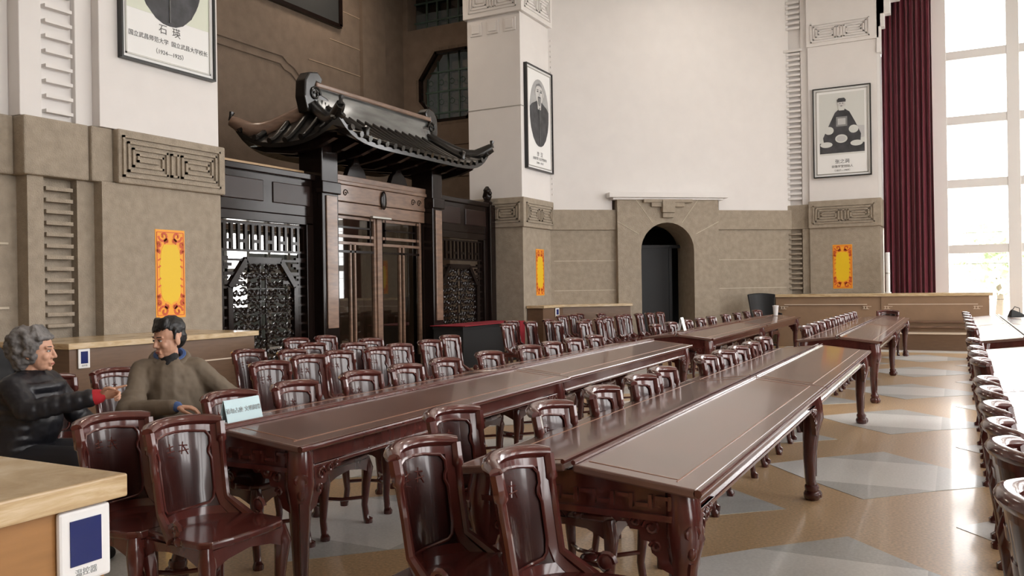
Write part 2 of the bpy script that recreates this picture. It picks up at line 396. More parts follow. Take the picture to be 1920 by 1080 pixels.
# dark lobby behind the arch, with its half-open door
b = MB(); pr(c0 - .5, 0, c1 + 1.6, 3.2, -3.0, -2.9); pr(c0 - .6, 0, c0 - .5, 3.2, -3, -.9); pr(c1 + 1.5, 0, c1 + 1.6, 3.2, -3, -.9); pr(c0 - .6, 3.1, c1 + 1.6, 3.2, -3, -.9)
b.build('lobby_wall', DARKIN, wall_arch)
b = MB(); pr(c0 - .02, 0, c0 + 1.02, 2.45, -.80, -.72); b.build('door_leaf', BLACKL, wall_arch)
b = MB(); pr(c0, 2.45, c1, 2.53, -.84, -.70); pr(c0 + 1.02, 0, c0 + 1.1, 2.5, -.84, -.70); b.build('door_frame', BLACKL, wall_arch)

# wall with fluted strip and right pier
b = MB(); b.box(-3.72, 21.7, 0, -3.64, 22.9, BB); b.box(-3.64, 21.72, 0, -3.30, 22.9, BB); b.box(-3.30, 21.62, 0, -3.12, 22.9, BB); b.box(-3.12, 21.56, 0, -1.54, 22.9, BB)
wall_far = st(b.build('wall_far', STONE))
b = MB(); b.box(-3.74, 21.64, BB, -3.12, 22.9, BT - .06); b.box(-3.14, 21.50, BB, -1.50, 22.9, BT); b.build('stone_band', STONE, wall_far, bevel=.015)
b = MB(); b.box(-3.74, 21.7, BT - .06, -3.64, 22.9, H); b.box(-3.64, 21.73, BT - .06, -3.30, 22.9, H); b.box(-3.30, 21.66, BT - .06, -3.12, 22.9, H); b.box(-3.12, 21.58, BT, -1.56, 22.9, 7.3); b.box(-3.14, 21.54, 7.3, -1.5, 22.9, H)
b.build('upper_plaster', WHITE, wall_far, bevel=.008)
meander(wall_far, 'meander_fillet', STONE, lambda a, b_, d: (-3.02 + a, 21.50 - d, 2.97 + b_), 1.36, .42, r=.013, d=.028)
meander(wall_far, 'meander_fillet', WHITE, lambda a, b_, d: (-3.02 + a, 21.54 - d, 7.40 + b_), 1.3, .42, r=.013, d=.028)
f1 = MB().box(-.15, -.06, -.02, .15, .06, .02).build('flute_bar', STONE, wall_far); f1.location = (-3.47, 21.68, 1.40)
for k in range(1, 12): inst(f1, 'flute_bar', wall_far, (-3.47, 21.68, 1.40 + k * .122))
f2 = MB().box(-.16, -.06, -.026, .16, .06, .026).build('flute_bar', WHITE, wall_far); f2.location = (-3.47, 21.69, 3.62)
for k in range(1, 29): inst(f2, 'flute_bar', wall_far, (-3.47, 21.69, 3.62 + k * .128))
for k in range(6): inst(f2, 'flute_bar', wall_far, (-3.47, 21.69, 7.85 + k * .128))
MB().box(-3.78, 21.60, 7.26, -3.26, 21.73, 7.32).build('ledge', WHITE, wall_far)
fs = MB().box(-.04, -.05, -.022, .03, .05, .022).build('flute_bar', WHITE, wall_far); fs.location = (-8.37, 17.93, 3.7)
for k in range(1, 30): inst(fs, 'flute_bar', wall_far, (-8.37, 17.93, 3.7 + k * .125))
fs2 = MB().box(-.04, -.05, -.022, .03, .05, .022).build('flute_bar', STONE, wall_far); fs2.location = (-8.38, 17.93, 1.15)
for k in range(1, 14): inst(fs2, 'flute_bar', wall_far, (-8.38, 17.93, 1.15 + k * .127))
# stepped head of the window opening
b = MB()
for x0, x1, z0 in [(-1.56, -1.46, 6.95), (-1.56, -1.38, 7.55), (-1.56, -1.25, 7.85), (-1.56, -1.05, 8.15), (-1.56, -.75, 8.45)]: b.box(x0, 21.54, z0, x1, 21.80, H)
b.build('stepped_window_head', WHITE2, wall_far, bevel=.01)
b = MB(); b.box(-1.56, 21.58, BT, -1.50, 22.6, 7.0); b.build('window_reveal', WHITE2, wall_far)
# far window wall
b = MB(); b.box(-1.54, 22.4, 0, 8.5, 22.9, .45); b.box(5.0, 22.4, .45, 8.5, 22.9, H); b.box(-1.5, 22.35, 9.0, 5.0, 22.9, H)
wall_win = st(b.build('wall_window', WHITE2))
win = st(MB().box(-1.52, 22.40, .45, 5.0, 22.62, .58).build('window_1', WHITE2))
cols = [(-1.5, -1.3), (-.42, -.11), (1.12, 1.38), (2.62, 2.88), (4.1, 4.36), (4.85, 5.0)]
for a, b_ in cols: MB().box(a, 22.42, .5, b_, 22.60, 9.0).build('window_mullion', WHITE2, win, bevel=.012)
rows = [.58, 2.27, 3.82, 5.32, 6.86, 8.4]
for z in rows: MB().box(-1.5, 22.44, z - .10, 5.0, 22.58, z + .10).build('window_transom', WHITE2, win)
for (a0, a1), (b0, b1) in zip(cols, cols[1:]):
    for z0, z1 in zip(rows, rows[1:]):
        MB().box(a1, 22.50, z0 + .1, b0, 22.506, z1 - .1).build('pane', GLASS, win)
        for zz in (z0 + .38, z1 - .30) if z0 > 1 else (z1 - .35, z0 + .5):
            MB().box(a1 + .01, 22.495, zz - .006, b0 - .01, 22.51, zz + .006).build('glazing_bar', FRS, win)
# right wall with tall windows, and the wall behind the camera
b = MB(); ys = [-4.5] + [v for ab in WINY for v in ab] + [22.9]
for k in range(0, len(ys), 2): b.box(XR, ys[k], 0, XR + .4, ys[k + 1], H)
b.box(XR, -4.5, 0, XR + .4, 22.9, .75); b.box(XR, -4.5, 8.1, XR + .4, 22.9, H)
wall_right = st(b.build('wall_right', WHITE))
for i, (a, b_) in enumerate(WINY):
    wn = st(MB().box(XR + .1, a, .72, XR + .3, b_, .85).build('window_%d' % (i + 2), WHITE2))
    q = MB()
    for k in range(4): y = a + (b_ - a) * k / 3; q.box(XR + .12, y - .09, .8, XR + .28, y + .09, 8.1)
    for k in range(1, 6): z = .75 + 7.35 * k / 5; q.box(XR + .13, a, z - .08, XR + .27, b_, z + .08)
    q.build('window_frame', WHITE2, wn)
    MB().box(XR + .2, a, .85, XR + .206, b_, 8.1).build('pane', GLASS, wn)
wall_rear = st(MB().box(-9.8, -4.9, 0, XR + .4, -4.5, H).build('wall_rear', STONE))

# foyer beyond the carved gate
FX, FY = -12.5, 17.8
b = MB()
b.box(FX - .4, -4.5, 0, FX, 11.3, H); b.box(FX - .4, 14.25, 0, FX, FY + .4, H); b.box(FX - .4, 11.3, 2.75, FX, 14.25, H); b.box(FX - .4, 11.3, 0, FX, 14.25, .25)
wall_foyer = st(b.build('wall_foyer', BROWN))
fw = st(MB().box(FX - .3, 11.3, .25, FX - .1, 14.25, .35).build('window_7', WHITE2))
q = MB()
for k in range(6): y = 11.3 + 2.95 * k / 5; q.box(FX - .25, y - .04, .3, FX - .15, y + .04, 2.75)
q.box(FX - .25, 11.3, 1.9, FX - .15, 14.25, 1.98); q.box(FX - .25, 11.3, 2.68, FX - .15, 14.25, 2.75)
q.build('window_frame', FRS, fw); MB().box(FX - .2, 11.3, .35, FX - .19, 11.89, 2.7).build('tinted_pane', GLASSF, fw); MB().box(FX - .2, 11.89, .35, FX - .19, 12.48, 1.2).build('tinted_pane', GLASSF, fw); MB().box(FX - .2, 11.89, 1.2, FX - .19, 12.48, 2.7).build('pane', GLASS, fw); MB().box(FX - .2, 12.48, .35, FX - .19, 14.25, 2.3).build('tinted_pane', GLASSF, fw); MB().box(FX - .2, 12.48, 2.3, FX - .19, 14.25, 2.7).build('pane', GLASS, fw)
# dark upper window and mouldings on the foyer wall
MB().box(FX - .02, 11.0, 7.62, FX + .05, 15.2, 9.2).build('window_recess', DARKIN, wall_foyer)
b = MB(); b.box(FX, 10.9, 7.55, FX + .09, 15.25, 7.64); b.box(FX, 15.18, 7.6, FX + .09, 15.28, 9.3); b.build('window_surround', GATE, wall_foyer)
def ypath(pts, x=FX): return [(x, y, z) for y, z in pts]
for off, rr_ in ((0, .022), (.17, .022)):
    pts = [(8.4, 6.32 + off), (13.3 + off * .4, 6.32 + off), (13.42 + off * .5, 6.22 + off), (13.62 + off * .6, 6.18 + off * .8), (13.92 + off * .8, 5.95 + off * .6), (13.98 + off, 5.72 + off * .4), (14.02 + off, 3.0)]
    MB().tube(ypath(pts, FX + .01), rr_, 6).build('wall_moulding', BROWN, wall_foyer)
b = MB()
for y0, y1, z in [(14.2, 17.0, 6.62), (14.9, 17.0, 7.25), (15.4, 17.0, 8.0), (14.4, 15.6, 5.4)]: b.box(FX, y0, z - .008, FX + .012, y1, z + .008)
b.build('joint_line', mat('pale_brown_joint', (.34, .25, .17), .8), wall_foyer)
MB().box(FX, 16.0, 0, FX + .10, 16.9, H).build('pilaster', BROWN, wall_foyer)
# return wall with the octagonal window
oc = [(-12.04, 6.86), (-11.54, 7.52), (-10.6, 7.52), (-10.1, 6.86), (-10.1, 6.30), (-10.6, 5.72), (-11.54, 5.72), (-12.04, 6.30)]
b = MB(); b.box(FX, FY, 0, -9.7, FY + .4, 5.0); b.box(FX, FY, 8.05, -9.7, FY + .4, 8.15)
# wall around the octagon as wedges
ring = [(-12.5, 6.9), (-12.5, 8.05), (-9.7, 8.05), (-9.7, 6.9), (-9.7, 6.3), (-9.7, 5.0), (-12.5, 5.0), (-12.5, 6.3)]
for i in range(8):
    j = (i + 1) % 8
    b.prism([oc[i], oc[j], ring[j], ring[i]] if True else [], lambda a, c, d: (a, d, c), FY, FY + .4)
for a, c in [((oc[0]), None)]: pass
wall_ret = st(b.build('wall_return', BROWN))
q = MB()
for i in range(8): j = (i + 1) % 8; q.beam((oc[i][0], FY + .05, oc[i][1]), (oc[j][0], FY + .05, oc[j][1]), .16, .10, up=(0, 1, 0))
q.build('octagon_frame', GATE, wall_ret)
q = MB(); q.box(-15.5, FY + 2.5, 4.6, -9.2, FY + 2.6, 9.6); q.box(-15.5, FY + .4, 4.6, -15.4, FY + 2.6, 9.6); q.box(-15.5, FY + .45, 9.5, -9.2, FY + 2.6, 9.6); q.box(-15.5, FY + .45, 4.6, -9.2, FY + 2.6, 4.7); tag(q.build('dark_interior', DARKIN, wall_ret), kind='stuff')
q = MB()
for k in range(7): x = -12.0 + k * .32; q.box(x, FY + .32, 5.6, x + .035, FY + .36, 9.3)
for z in (6.0, 6.55, 7.05, 8.4, 8.9): q.box(-12.5, FY + .31, z, -9.7, FY + .35, z + .04)
for k in range(6):
    for z in (6.3, 6.8): q.tube([(-11.86 + k * .32 + .07 * cos(t * PI / 4), FY + .30, z + .07 * sin(t * PI / 4)) for t in range(8)], .012, 4, closed=True)
q.build('window_lattice', GREENM, wall_ret, smooth=False)
MB().box(-12.45, FY + .40, 5.1, -9.7, FY + .405, 9.4).build('pane', GLASSD, wall_ret)
b = MB(); b.box(FX, FY, 8.15, -12.35, FY + .4, 9.5); b.build('corner_pier', BROWN, wall_ret)
b = MB()
for z in (4.3, 4.45, 4.6, 5.1): b.box(-11.6, FY - .008, z, -10.3, FY, z + .012)
b.build('wall_slots', GATE, wall_ret)
st(MB().box(-10.3, 17.8, 0, -9.7, 22.9, H).build('wall_stub', BROWN))
st(MB().box(-13.2, -4.9, 0, -9.8, -4.5, H).build('wall_foyer_rear', BROWN))
st(MB().box(-12.5, 8.38, 0, -12.3, 8.4, .1).build('trim_1', BROWN))

# ceiling lamps (off frame, they light the hall)
lampm = None
LW = ['over the near left reading tables', 'over the middle of the left reading tables', 'in front of the arch', 'over the near right reading tables', 'over the far right reading tables']
for i, (x, y) in enumerate(LAMPS):
    t = empty('ceiling_lamp', (x, y, 9.1), 0, 'flat round white ceiling lamp high ' + LW[i], 'lamp', 'ceiling lamps of the hall')
    if lampm is None:
        lampm = MB().lathe([(.62, .4), (.7, .35), (.7, .12), (.62, .08)], n=24); lampm = lampm.build('lamp_body', WHITE2, t)
    else: inst(lampm, 'lamp_body', t)

# outdoors
gr = st(MB().box(-60, 23.2, -.6, 60, 90, -.5).build('ground', GRND))
st(MB().box(8.7, -40, -.6, 60, 23.2, -.5).build('ground_east', GRND))
st(MB().box(-60, -40, -.6, -13.8, 23.2, -.5).build('ground_west', GRND))
def tree(x, y, h, rad, label):
    t = empty('tree', (x, y, -.5), 0, label, 'tree', None)
    MB().tube([(0, 0, 0), (.1, 0, h * .3), (0, .1, h * .6)], [.16, .12, .08], 7).build('trunk', BARK, t)
    q = MB(); rnd = random.Random(int(x * 10))
    for k in range(700):
        a = rnd.random() * 2 * PI; u = rnd.random() * 2 - 1; rr2 = rad * rnd.random() ** .4
        c = Vector((rr2 * cos(a) * (1 - u * u) ** .5, rr2 * sin(a) * (1 - u * u) ** .5, h * .65 + u * rr2 * 1.0))
        d1 = Vector((rnd.uniform(-1, 1), rnd.uniform(-1, 1), rnd.uniform(-1, 1))).normalized() * .22
        d2 = d1.cross(Vector((rnd.uniform(-1, 1), rnd.uniform(-1, 1), 1))).normalized() * .11
        q.add([c - d1, c + d2, c + d1, c - d2], [(0, 1, 2, 3)])
    tag(q.build('foliage', LEAF, t, recalc=False), kind='stuff')
tree(1.4, 36, 4.6, 1.5, 'pale green tree outside the lowest window pane')
tree(3.2, 40, 5.2, 1.8, 'pale tree outside, further right than the tree by the lamp post')
t = empty('street_lamp', (.4, 33, -.5), 0, 'grey lamp post standing outside the lowest window pane', 'street lamp')
MB().tube([(0, 0, 0), (0, 0, 4.1)], .04, 8).build('pole', FRS, t)
MB().lathe([(.05, 3.0), (.2, 3.05), (.2, 3.5), (.05, 3.55)]).build('sign_box', FRS, t)
MB().tube([(-2, 0, 4.0), (2.5, 0, 4.02)], .02, 5).build('cross_wire', FRS, t)
# ------------------------------------------------------------------ curtain
q = MB(); NW = 90; zt, zb = 8.9, 1.0
def curt(u, v, o):
    x = -1.50 + 1.10 * u; ph = u * 9.5 * 2 * PI
    y = 22.08 + .055 * sin(ph) + .02 * sin(ph * 2.3 + 1) + (.03 * sin(u * 9)) * v
    x += .012 * sin(ph * .7 + v * 3)
    return (x, y + o, zt + (zb - zt) * v)
q.slab(curt, lin(0, 1, NW), lin(0, 1, 9), .012); q.smooth = True
tag(q.build('window_curtain', CURT, smooth=True), 'long maroon velvet curtain hanging in folds beside the tall far window', 'curtain')

# ------------------------------------------------------------------ carved gate
G = empty('carved_gate', (-9.2, 12.3, 0), 0, 'dark lacquered wooden gate with tiled roof, glass doors and carved lattice wings', 'gate')
gx, gy = -9.2, 12.3
def gb(x0, y0, z0, x1, y1, z1, name='board', m=GATE, bevel=.008, par=None):
    return MB().box(x0 - gx, y0 - gy, z0, x1 - gx, y1 - gy, z1).build(name, m, par or G, bevel=bevel)
for y0, y1 in ((10.42, 10.82), (13.62, 13.98)):
    p = gb(-9.42, y0, 0, -8.93, y1, 4.2, 'post', GATE, .02)
    q = MB(); q.box(-8.935 - gx, y0 + .08 - gy, .9, -8.905 - gx, y1 - .06 - gy, 3.05); q.build('post_lit_face', GATE2, p, bevel=.008)  # brown slab paints the lit front face of the dark post
    MB().box(-9.46 - gx, y0 - .04 - gy, 0, -8.88 - gx, y1 + .04 - gy, .35).build('post_base', GATE, p, bevel=.02); MB().box(-9.45 - gx, y0 - .03 - gy, 3.08, -8.89 - gx, y1 + .03 - gy, 3.28).build('post_collar', GATE, p, bevel=.02)
gb(-9.35, 10.82, 3.02, -9.10, 13.62, 3.30, 'lintel_board', GATE2)
gb(-9.38, 10.82, 3.30, -9.06, 13.62, 3.36, 'lintel_rail', GATE2)
gb(-9.33, 10.82, 2.80, -9.12, 13.62, 3.01, 'lintel_board', GATE2)
gb(-9.36, 10.82, 3.36, -9.08, 13.62, 3.46, 'lintel_rail', GATE2)
q = MB(); q.ell((.125, 12.25 - gy, 3.12), .03, .085, .17); q.build('carved_medallion', GATE, G)
for y in (11.0, 11.2, 13.2, 13.4):
    q = MB(); q.tube([(.105, y - gy + .07 * cos(t * .7) * (1 - t / 14), 3.16 + .07 * sin(t * .7) * (1 - t / 14)) for t in range(13)], .008, 5)
    q.build('lintel_carving', GATE, G)
for y in (11.6, 12.85):
    q = MB(); q.prism([(y - .28, 3.46), (y - .20, 3.62), (y - .09, 3.70), (y, 3.95), (y + .09, 3.70), (y + .20, 3.62), (y + .28, 3.46)], lambda a, c, d: (d - gx, a - gy, c), -9.26, -9.16)
    q.build('bracket_strut', GATE, G, bevel=.01)
    gb(-9.24, y - .03, 3.8, -9.18, y + .03, 4.3, 'strut_pin', GATE)
gb(-9.32, 10.6, 3.92, -9.08, 13.9, 4.12, 'roof_beam')
for k in range(9):      # cantilever brackets under the eaves
    y = 10.2 + k * 4.15 / 8
    q = MB(); q.prism([(-8.45, 3.88), (-10.2, 3.88), (-9.9, 3.78), (-9.3, 3.70), (-8.75, 3.78)], lambda a, c, d: (a - gx, d - gy, c), y - .05, y + .05); q.build('eave_bracket', GATE, G)
# roof surface
RY0, RY1, EY0, EY1, XF, XB, RXc = 10.62, 13.93, 9.98, 14.55, -8.2, -10.35, -9.28
ZR, ZE, ZT = 4.50, 3.86, .34
def roofz(x, y, lift=0):
    tx = max(0, (x - RXc) / (XF - RXc)) if x > RXc else max(0, (RXc - x) / (RXc - XB))
    if y < RY0: ty = (RY0 - y) / (RY0 - EY0)
    elif y > RY1: ty = (y - RY1) / (EY1 - RY1)
    else: ty = 0
    t = min(1.0, max(tx, ty))
    z = ZR + (ZE - ZR) * (1 - (1 - t) ** 1.15)
    cy = abs(y - (EY0 + EY1) / 2) / ((EY1 - EY0) / 2)
    corner = (max(tx, 0) ** 2.5) * (cy ** 7) 
    return z + ZT * min(1, corner) + lift
q = MB()
def RS(u, v, o):
    y = EY0 + (EY1 - EY0) * u; x = XB + (XF - XB) * v
    return (x - gx, y - gy, roofz(x, y) + o)
q.slab(RS, lin(0, 1, 33), lin(0, 1, 17), -.07); q.build('roof_deck', ROOFM, G, smooth=False)
nr = 21
for side in (1, -1):
    for k in range(nr):
        y = EY0 + .06 + (EY1 - EY0 - .12) * k / (nr - 1)
        t0 = 0
        if y < RY0: t0 = (RY0 - y) / (RY0 - EY0)
        elif y > RY1: t0 = (y - RY1) / (EY1 - RY1)
        xe = XF if side > 0 else XB; pts = []
        for tt in lin(t0, 1.03, 9):
            x = RXc + (xe - RXc) * tt; pts.append((x - gx, y - gy, roofz(x, y) + .03))
        MB().tube(pts, .05, 8).build('tile_row', ROOFM, G)
for ye, yr in ((EY0, RY0), (EY1, RY1)):
    for k in range(7):
        x = XB + .1 + (XF - XB - .2) * k / 6
        tx = abs(x - RXc) / ((XF - RXc) if x > RXc else (RXc - XB)); pts = []
        for tt in lin(max(tx, .05), 1.04, 8):
            y = yr + (ye - yr) * tt; pts.append((x - gx, y - gy, roofz(x, y) + .03))
        MB().tube(pts, .05, 8).build('tile_row', ROOFM, G)
for ye, yr in ((EY0, RY0), (EY1, RY1)):
    for xe in (XF, XB):
        pts = []
        for tt in lin(0, 1.06, 9):
            x = RXc + (xe - RXc) * tt; y = yr + (ye - yr) * tt; pts.append((x - gx, y - gy, roofz(x, y) + .06 + (.04 * tt ** 6)))
        m2 = GATE2 if (xe == XB and ye == EY0) else ROOFM  # lighter wood on the back-left hip paints it as lit
        h = MB().tube(pts, [.09] * 8 + [.07], 8, flat=1.3).build('hip_ridge', m2, G)
        e = pts[-1]
        MB().tube([e, (e[0], e[1], e[2] + .07), (e[0], e[1] + .02, e[2] + .13)], [.05, .03, .045], 7).build('ridge_finial', ROOFM, h)
# descending ridges on the front slope
for y in (RY0 + .22, RY1 - .1):
    pts = [(RXc + (XF - RXc) * tt - gx, y - gy, roofz(RXc + (XF - RXc) * tt, y) + .09) for tt in lin(.1, .85, 6)]
    h = MB().tube(pts, .065, 8, flat=1.2).build('descending_ridge', ROOFM, G)
    e = pts[-1]; MB().lathe([(.05, -.16), (.075, -.12), (.045, -.05), (.06, .06), (.075, .10), (.02, .14)], e).build('ridge_finial', ROOFM, h)
# main ridge board and owl-tail ornaments
q = MB(); q.prism([(-.17, 4.42), (.17, 4.42), (.06, 4.86), (-.06, 4.86)], lambda a, c, d: (RXc - gx + a, d - gy, c), RY0, RY1); q.build('ridge_board', mat('ridge_glare_wood', (.10, .105, .10), .28, coat=1, noise=.5, nscale=2.5, stretch=(1, .6, 3)), G, bevel=.01)  # pale coated grey and sloped faces stand in for sky glare
gb(RXc - .13, RY0 - .03, 4.84, RXc + .13, RY1 + .03, 4.92, 'ridge_cap', GATE2, .02)
gb(RXc - .14, RY0 - .03, 4.38, RXc + .14, RY1 + .03, 4.50, 'ridge_moulding', ROOFM, .03)
for y, s in ((RY0, 1), (RY1, -1)):
    q = MB(); pl = [(-.22, 0), (-.30, .25), (-.28, .52), (-.18, .66), (.02, .70), (.14, .60), (.10, .50), (-.02, .52), (-.06, .42), (.10, .34), (.26, .30), (.42, .20), (.45, .02)]
    q.prism([(y + s * a - gy, 4.40 + c) for a, c in pl], lambda a, c, d: (d, a, c), RXc - gx - .11, RXc - gx + .11)
    o = q.build('ridge_ornament', ROOFM, G, bevel=.025)
    for dx in (-.12, .12):
        q = MB(); q.tube([(RXc - gx + dx, y - gy + s * (-.06 + .13 * (1 - t / 20) * cos(t * .55)), 4.72 + .13 * (1 - t / 20) * sin(t * .55)) for t in range(18)], .02, 6)
        for k in range(4): q.tube([(RXc - gx + dx, y - gy + s * (.06 + k * .08), 4.5), (RXc - gx + dx, y - gy + s * (.10 + k * .08), 4.64 - k * .02)], .016, 5)
        q.build('ornament_carving', ROOFM, o)
# doors
def glassdoor(y0, y1, open_=0):
    d = gb(-9.27, y0, 0, -9.19, y0 + .06, 2.8, 'door_leaf', GATE, .004)
    gb(-9.27, y1 - .06, 0, -9.19, y1, 2.8, 'stile', GATE2, .004, d)
    for z in (0, 2.3, 2.42, 2.74): gb(-9.26, y0, z, -9.20, y1, z + (.25 if z == 0 else .05), 'rail', GATE2 if z > 2.2 else GATE, .004, d)
    gb(-9.26, y0 + .14, 2.35, -9.20, y0 + .17, 2.78, 'muntin', GATE, 0, d); gb(-9.26, y1 - .17, 2.35, -9.20, y1 - .14, 2.78, 'muntin', GATE, 0, d)
    gb(-9.26, y0 + .14, 2.58, -9.20, y1 - .14, 2.61, 'muntin', GATE, 0, d)
    ym = y0 + (y1 - y0) * .45
    gb(-9.26, ym, .2, -9.20, ym + .04, 2.32, 'muntin', GATE2, 0, d); gb(-9.26, ym + .12, .2, -9.20, ym + .16, 2.32, 'muntin', GATE2, 0, d)
    gb(-9.26, y0, 2.16, -9.20, y1, 2.20, 'muntin', GATE, 0, d)
    gb(-9.235, y0 + .04, .2, -9.229, y1 - .04, 2.78, 'pane', GLASSD, 0, d)
glassdoor(10.84, 12.16); glassdoor(12.30, 13.60)
gb(-9.26, 12.16, 0, -9.16, 12.30, 2.8, 'door_post', GATE2)
gb(-9.12, 11.9, 2.78, -9.05, 12.45, 2.82, 'door_plate', FRS)
# wings
def wing(y0, y1, ztop):
    gb(-9.28, y0, 2.70, -9.12, y1, ztop, 'header_board', GATE, .01)
    n = 2; wd = (y1 - y0) / n
    for k in range(n): gb(-9.13, y0 + wd * k + .10, 2.86, -9.10, y0 + wd * (k + 1) - .10, ztop - .14, 'header_panel', mat('header_panel_wood%d' % k, (.020, .010, .008), .28, coat=.05, spec=.3), .012)
    gb(-9.32, y0, ztop - .04, -9.06, y1, ztop + .06, 'wing_cornice', GATE, .015)
    gb(-9.28, y0, 2.56, -9.12, y1, 2.70, 'top_rail', GATE, .01)
    gb(-9.28, y0, 0, -9.12, y1, .35, 'base_board', GATE, .01)
    gb(-9.28, y0, .3, -9.14, y0 + .07, 2.6, 'stile', GATE); gb(-9.28, y1 - .16, .3, -9.12, y1, 2.6, 'stile', GATE)
    ya, yb = y0 + .07, y1 - .16; L = lambda a, b_, c, d, e=.035: MB().beam((0, a - gy, b_), (0, c - gy, d), .05, e, up=(1, 0, 0) if abs(a - c) < 1e-6 else (0, 0, 1)).build('lattice_bar', GATE, G)
    n = 13; st_ = (yb - ya) / n
    L(ya, 2.52, yb, 2.52); L(ya, 2.12, yb, 2.12); L(ya, 1.98, yb, 1.98); L(ya, 2.40 - .14, yb, 2.26, .03) if False else None
    for k in range(n + 1): L(ya + k * st_, 2.12, ya + k * st_, 2.54, .045)
    for k in range(1, n, 2): L(ya + k * st_, 2.26, ya + (k + 1) * st_, 2.26, .05)
    # border ladders
    for yy0 in (ya, yb - .20):
        L(yy0 + .09, .35, yy0 + .09, 2.1, .03)
        for k in range(12): z = .42 + k * .145; L(yy0, z, yy0 + .20, z, .035)
    cy, cz = (ya + yb) / 2, 1.18; hw = min((yb - ya) / 2 - .22, .78); hh = .80; cut = .32
    o8 = [(cy - hw + cut, cz + hh), (cy + hw - cut, cz + hh), (cy + hw, cz + hh - cut * 1.25), (cy + hw, cz - hh + cut), (cy + hw - cut, cz - hh), (cy - hw + cut, cz - hh), (cy - hw, cz - hh + cut), (cy - hw, cz + hh - cut * 1.25)]
    q = MB()
    for i in range(8): j = (i + 1) % 8; q.beam((0, o8[i][0] - gy, o8[i][1]), (0, o8[j][0] - gy, o8[j][1]), .09, .09, up=(1, 0, 0))
    q.build('octagon_frame', GATE, G)
    # filler plates between octagon and ladders
    for sy in (1, -1):
        for sz in (1, -1):
            z1_ = cz + sz * hh; c2 = cut * (1.25 if sz > 0 else 1)
            for k in range(3):
                f = (k + .5) / 3
                q = MB(); q.beam((0, cy + sy * hw - gy + sy * .1, z1_ - sz * c2 * f), (0, cy + sy * (hw - cut * f) - gy, z1_ - sz * c2 * f), .04, .05, up=(0, 0, 1)); q.build('corner_fillet', GATE, G)
    # carved fretwork: mirrored scrolls and buds
    q = MB(); rnd = random.Random(5)
    def P(a, c): return (rnd.uniform(-.012, .012), cy + a - gy, cz + c)
    inside = lambda a, c: abs(a) < hw - .05 and abs(c) < hh - .05 and (abs(a) + abs(c)) < hw + hh - cut - .08
    def P(a, c): return (0, cy + a - gy, cz + c)
    for row in range(13):
        for colk in range(8):
            a = .05 + colk * .102 + (.045 if row % 2 else 0); c = -hh + .09 + row * .128
            if not inside(a, c): continue
            k = (row * 3 + colk * 5) % 4; r0 = .052 - .006 * (k % 2); a0 = (.4, 2.1, 3.8, 5.4)[k]; sg = 1 if (row + colk) % 2 else -1
            for s in (1, -1):
                q.tube([P(s * (a + r0 * (1 - .075 * t) * cos(a0 + sg * .62 * t)), c + r0 * (1 - .075 * t) * sin(a0 + sg * .62 * t)) for t in range(10)], [.022] * 3 + [.019] * 4 + [.015] * 3, 5)
                q.ell(P(s * (a + .045 * cos(a0 + 2.6)), c + .045 * sin(a0 + 2.6)), .014, .030, .017, 7, 5)
                if k == 2: q.tube([P(s * (a - .05), c - .06), P(s * a, c - .045), P(s * (a + .06), c - .065)], .014, 5)
    for zz in lin(-hh + .05, hh - .05, 9): q.beam((0, cy - gy - hw * .8 * (1 - abs(zz / hh) * .35), cz + zz), (0, cy - gy + hw * .8 * (1 - abs(zz / hh) * .35), cz + zz), .02, .014)
    q.beam((0, cy - gy - .06, cz - hh), (0, cy - gy - .06, cz + hh), .02, .02); q.beam((0, cy - gy + .06, cz - hh), (0, cy - gy + .06, cz + hh), .02, .02)
    q.build('carved_fretwork', GATE, G, smooth=False)
wing(8.40, 10.42, 3.32); wing(13.98, 16.10, 3.34)
gb(-9.40, 8.40, 3.39, -9.30, 10.42, 3.46, 'lit_top_strip', TAN)  # added strip imitates light caught along the wing's top edge
gb(-9.34, 16.1, 0, -9.04, 16.34, 3.36, 'end_post', GATE, .02)
q = MB(); q.lathe([(.10, 3.36), (.12, 3.42), (.07, 3.47), (.11, 3.55), (.08, 3.66), (.09, 3.70), (.03, 3.78)], (-9.18 - gx, 16.22 - gy, 0)); q.ell((-9.10 - gx, 16.18 - gy, 3.62), .06, .05, .06); q.build('post_finial', GATE, G)

# ------------------------------------------------------------------ ledges and counters
def ledge(name, label, x0, y0, x1, y1, z, wood=CABW):
    t = empty(name, ((x0 + x1) / 2, (y0 + y1) / 2, 0), 0, label, 'counter'); cx, cy = (x0 + x1) / 2, (y0 + y1) / 2
    MB().box(x0 - cx, y0 - cy, 0, x1 - cx, y1 - cy, z - .06).build('cabinet_body', wood, t, bevel=.004)
    MB().box(x0 - cx - .0, y0 - cy - .03, z - .06, x1 - cx + .04, y1 - cy + .04, z).build('stone_top', MARB, t, bevel=.006)
    return t
l1 = ledge('wall_counter', 'low brown wall counter with a honey stone top under the meander pier, left', -8.98, 5.30, -7.82, 7.80, 1.02)
q = MB(); q.box(.585, -1.0, .70, .592, 1.15, .715); q.build('inlay_line', GOLD, l1)
def device(name, label, loc, rz, w_, h_):
    t = empty(name, loc, rz, label, 'wall controller')
    MB().box(0, -w_ / 2, -h_ / 2, .018, w_ / 2, h_ / 2).build('casing', PLASW, t, bevel=.008)
    MB().box(.017, -w_ * .30, -h_ * .25, .0205, w_ * .30, h_ * .36).build('screen', NAVY, t)
    mw = Matrix(((0, 0, 1, .0185), (1, 0, 0, 0), (0, 1, 0, -h_ * .36), (0, 0, 0, 1)))
    text_mesh('lettering', '温控器', h_ * .11, INKL, t, mw)
    return t
device('thermostat', 'small white controller on the end of the left wall counter behind the woman', (-7.815, 5.45, .86), 0, .13, .20)
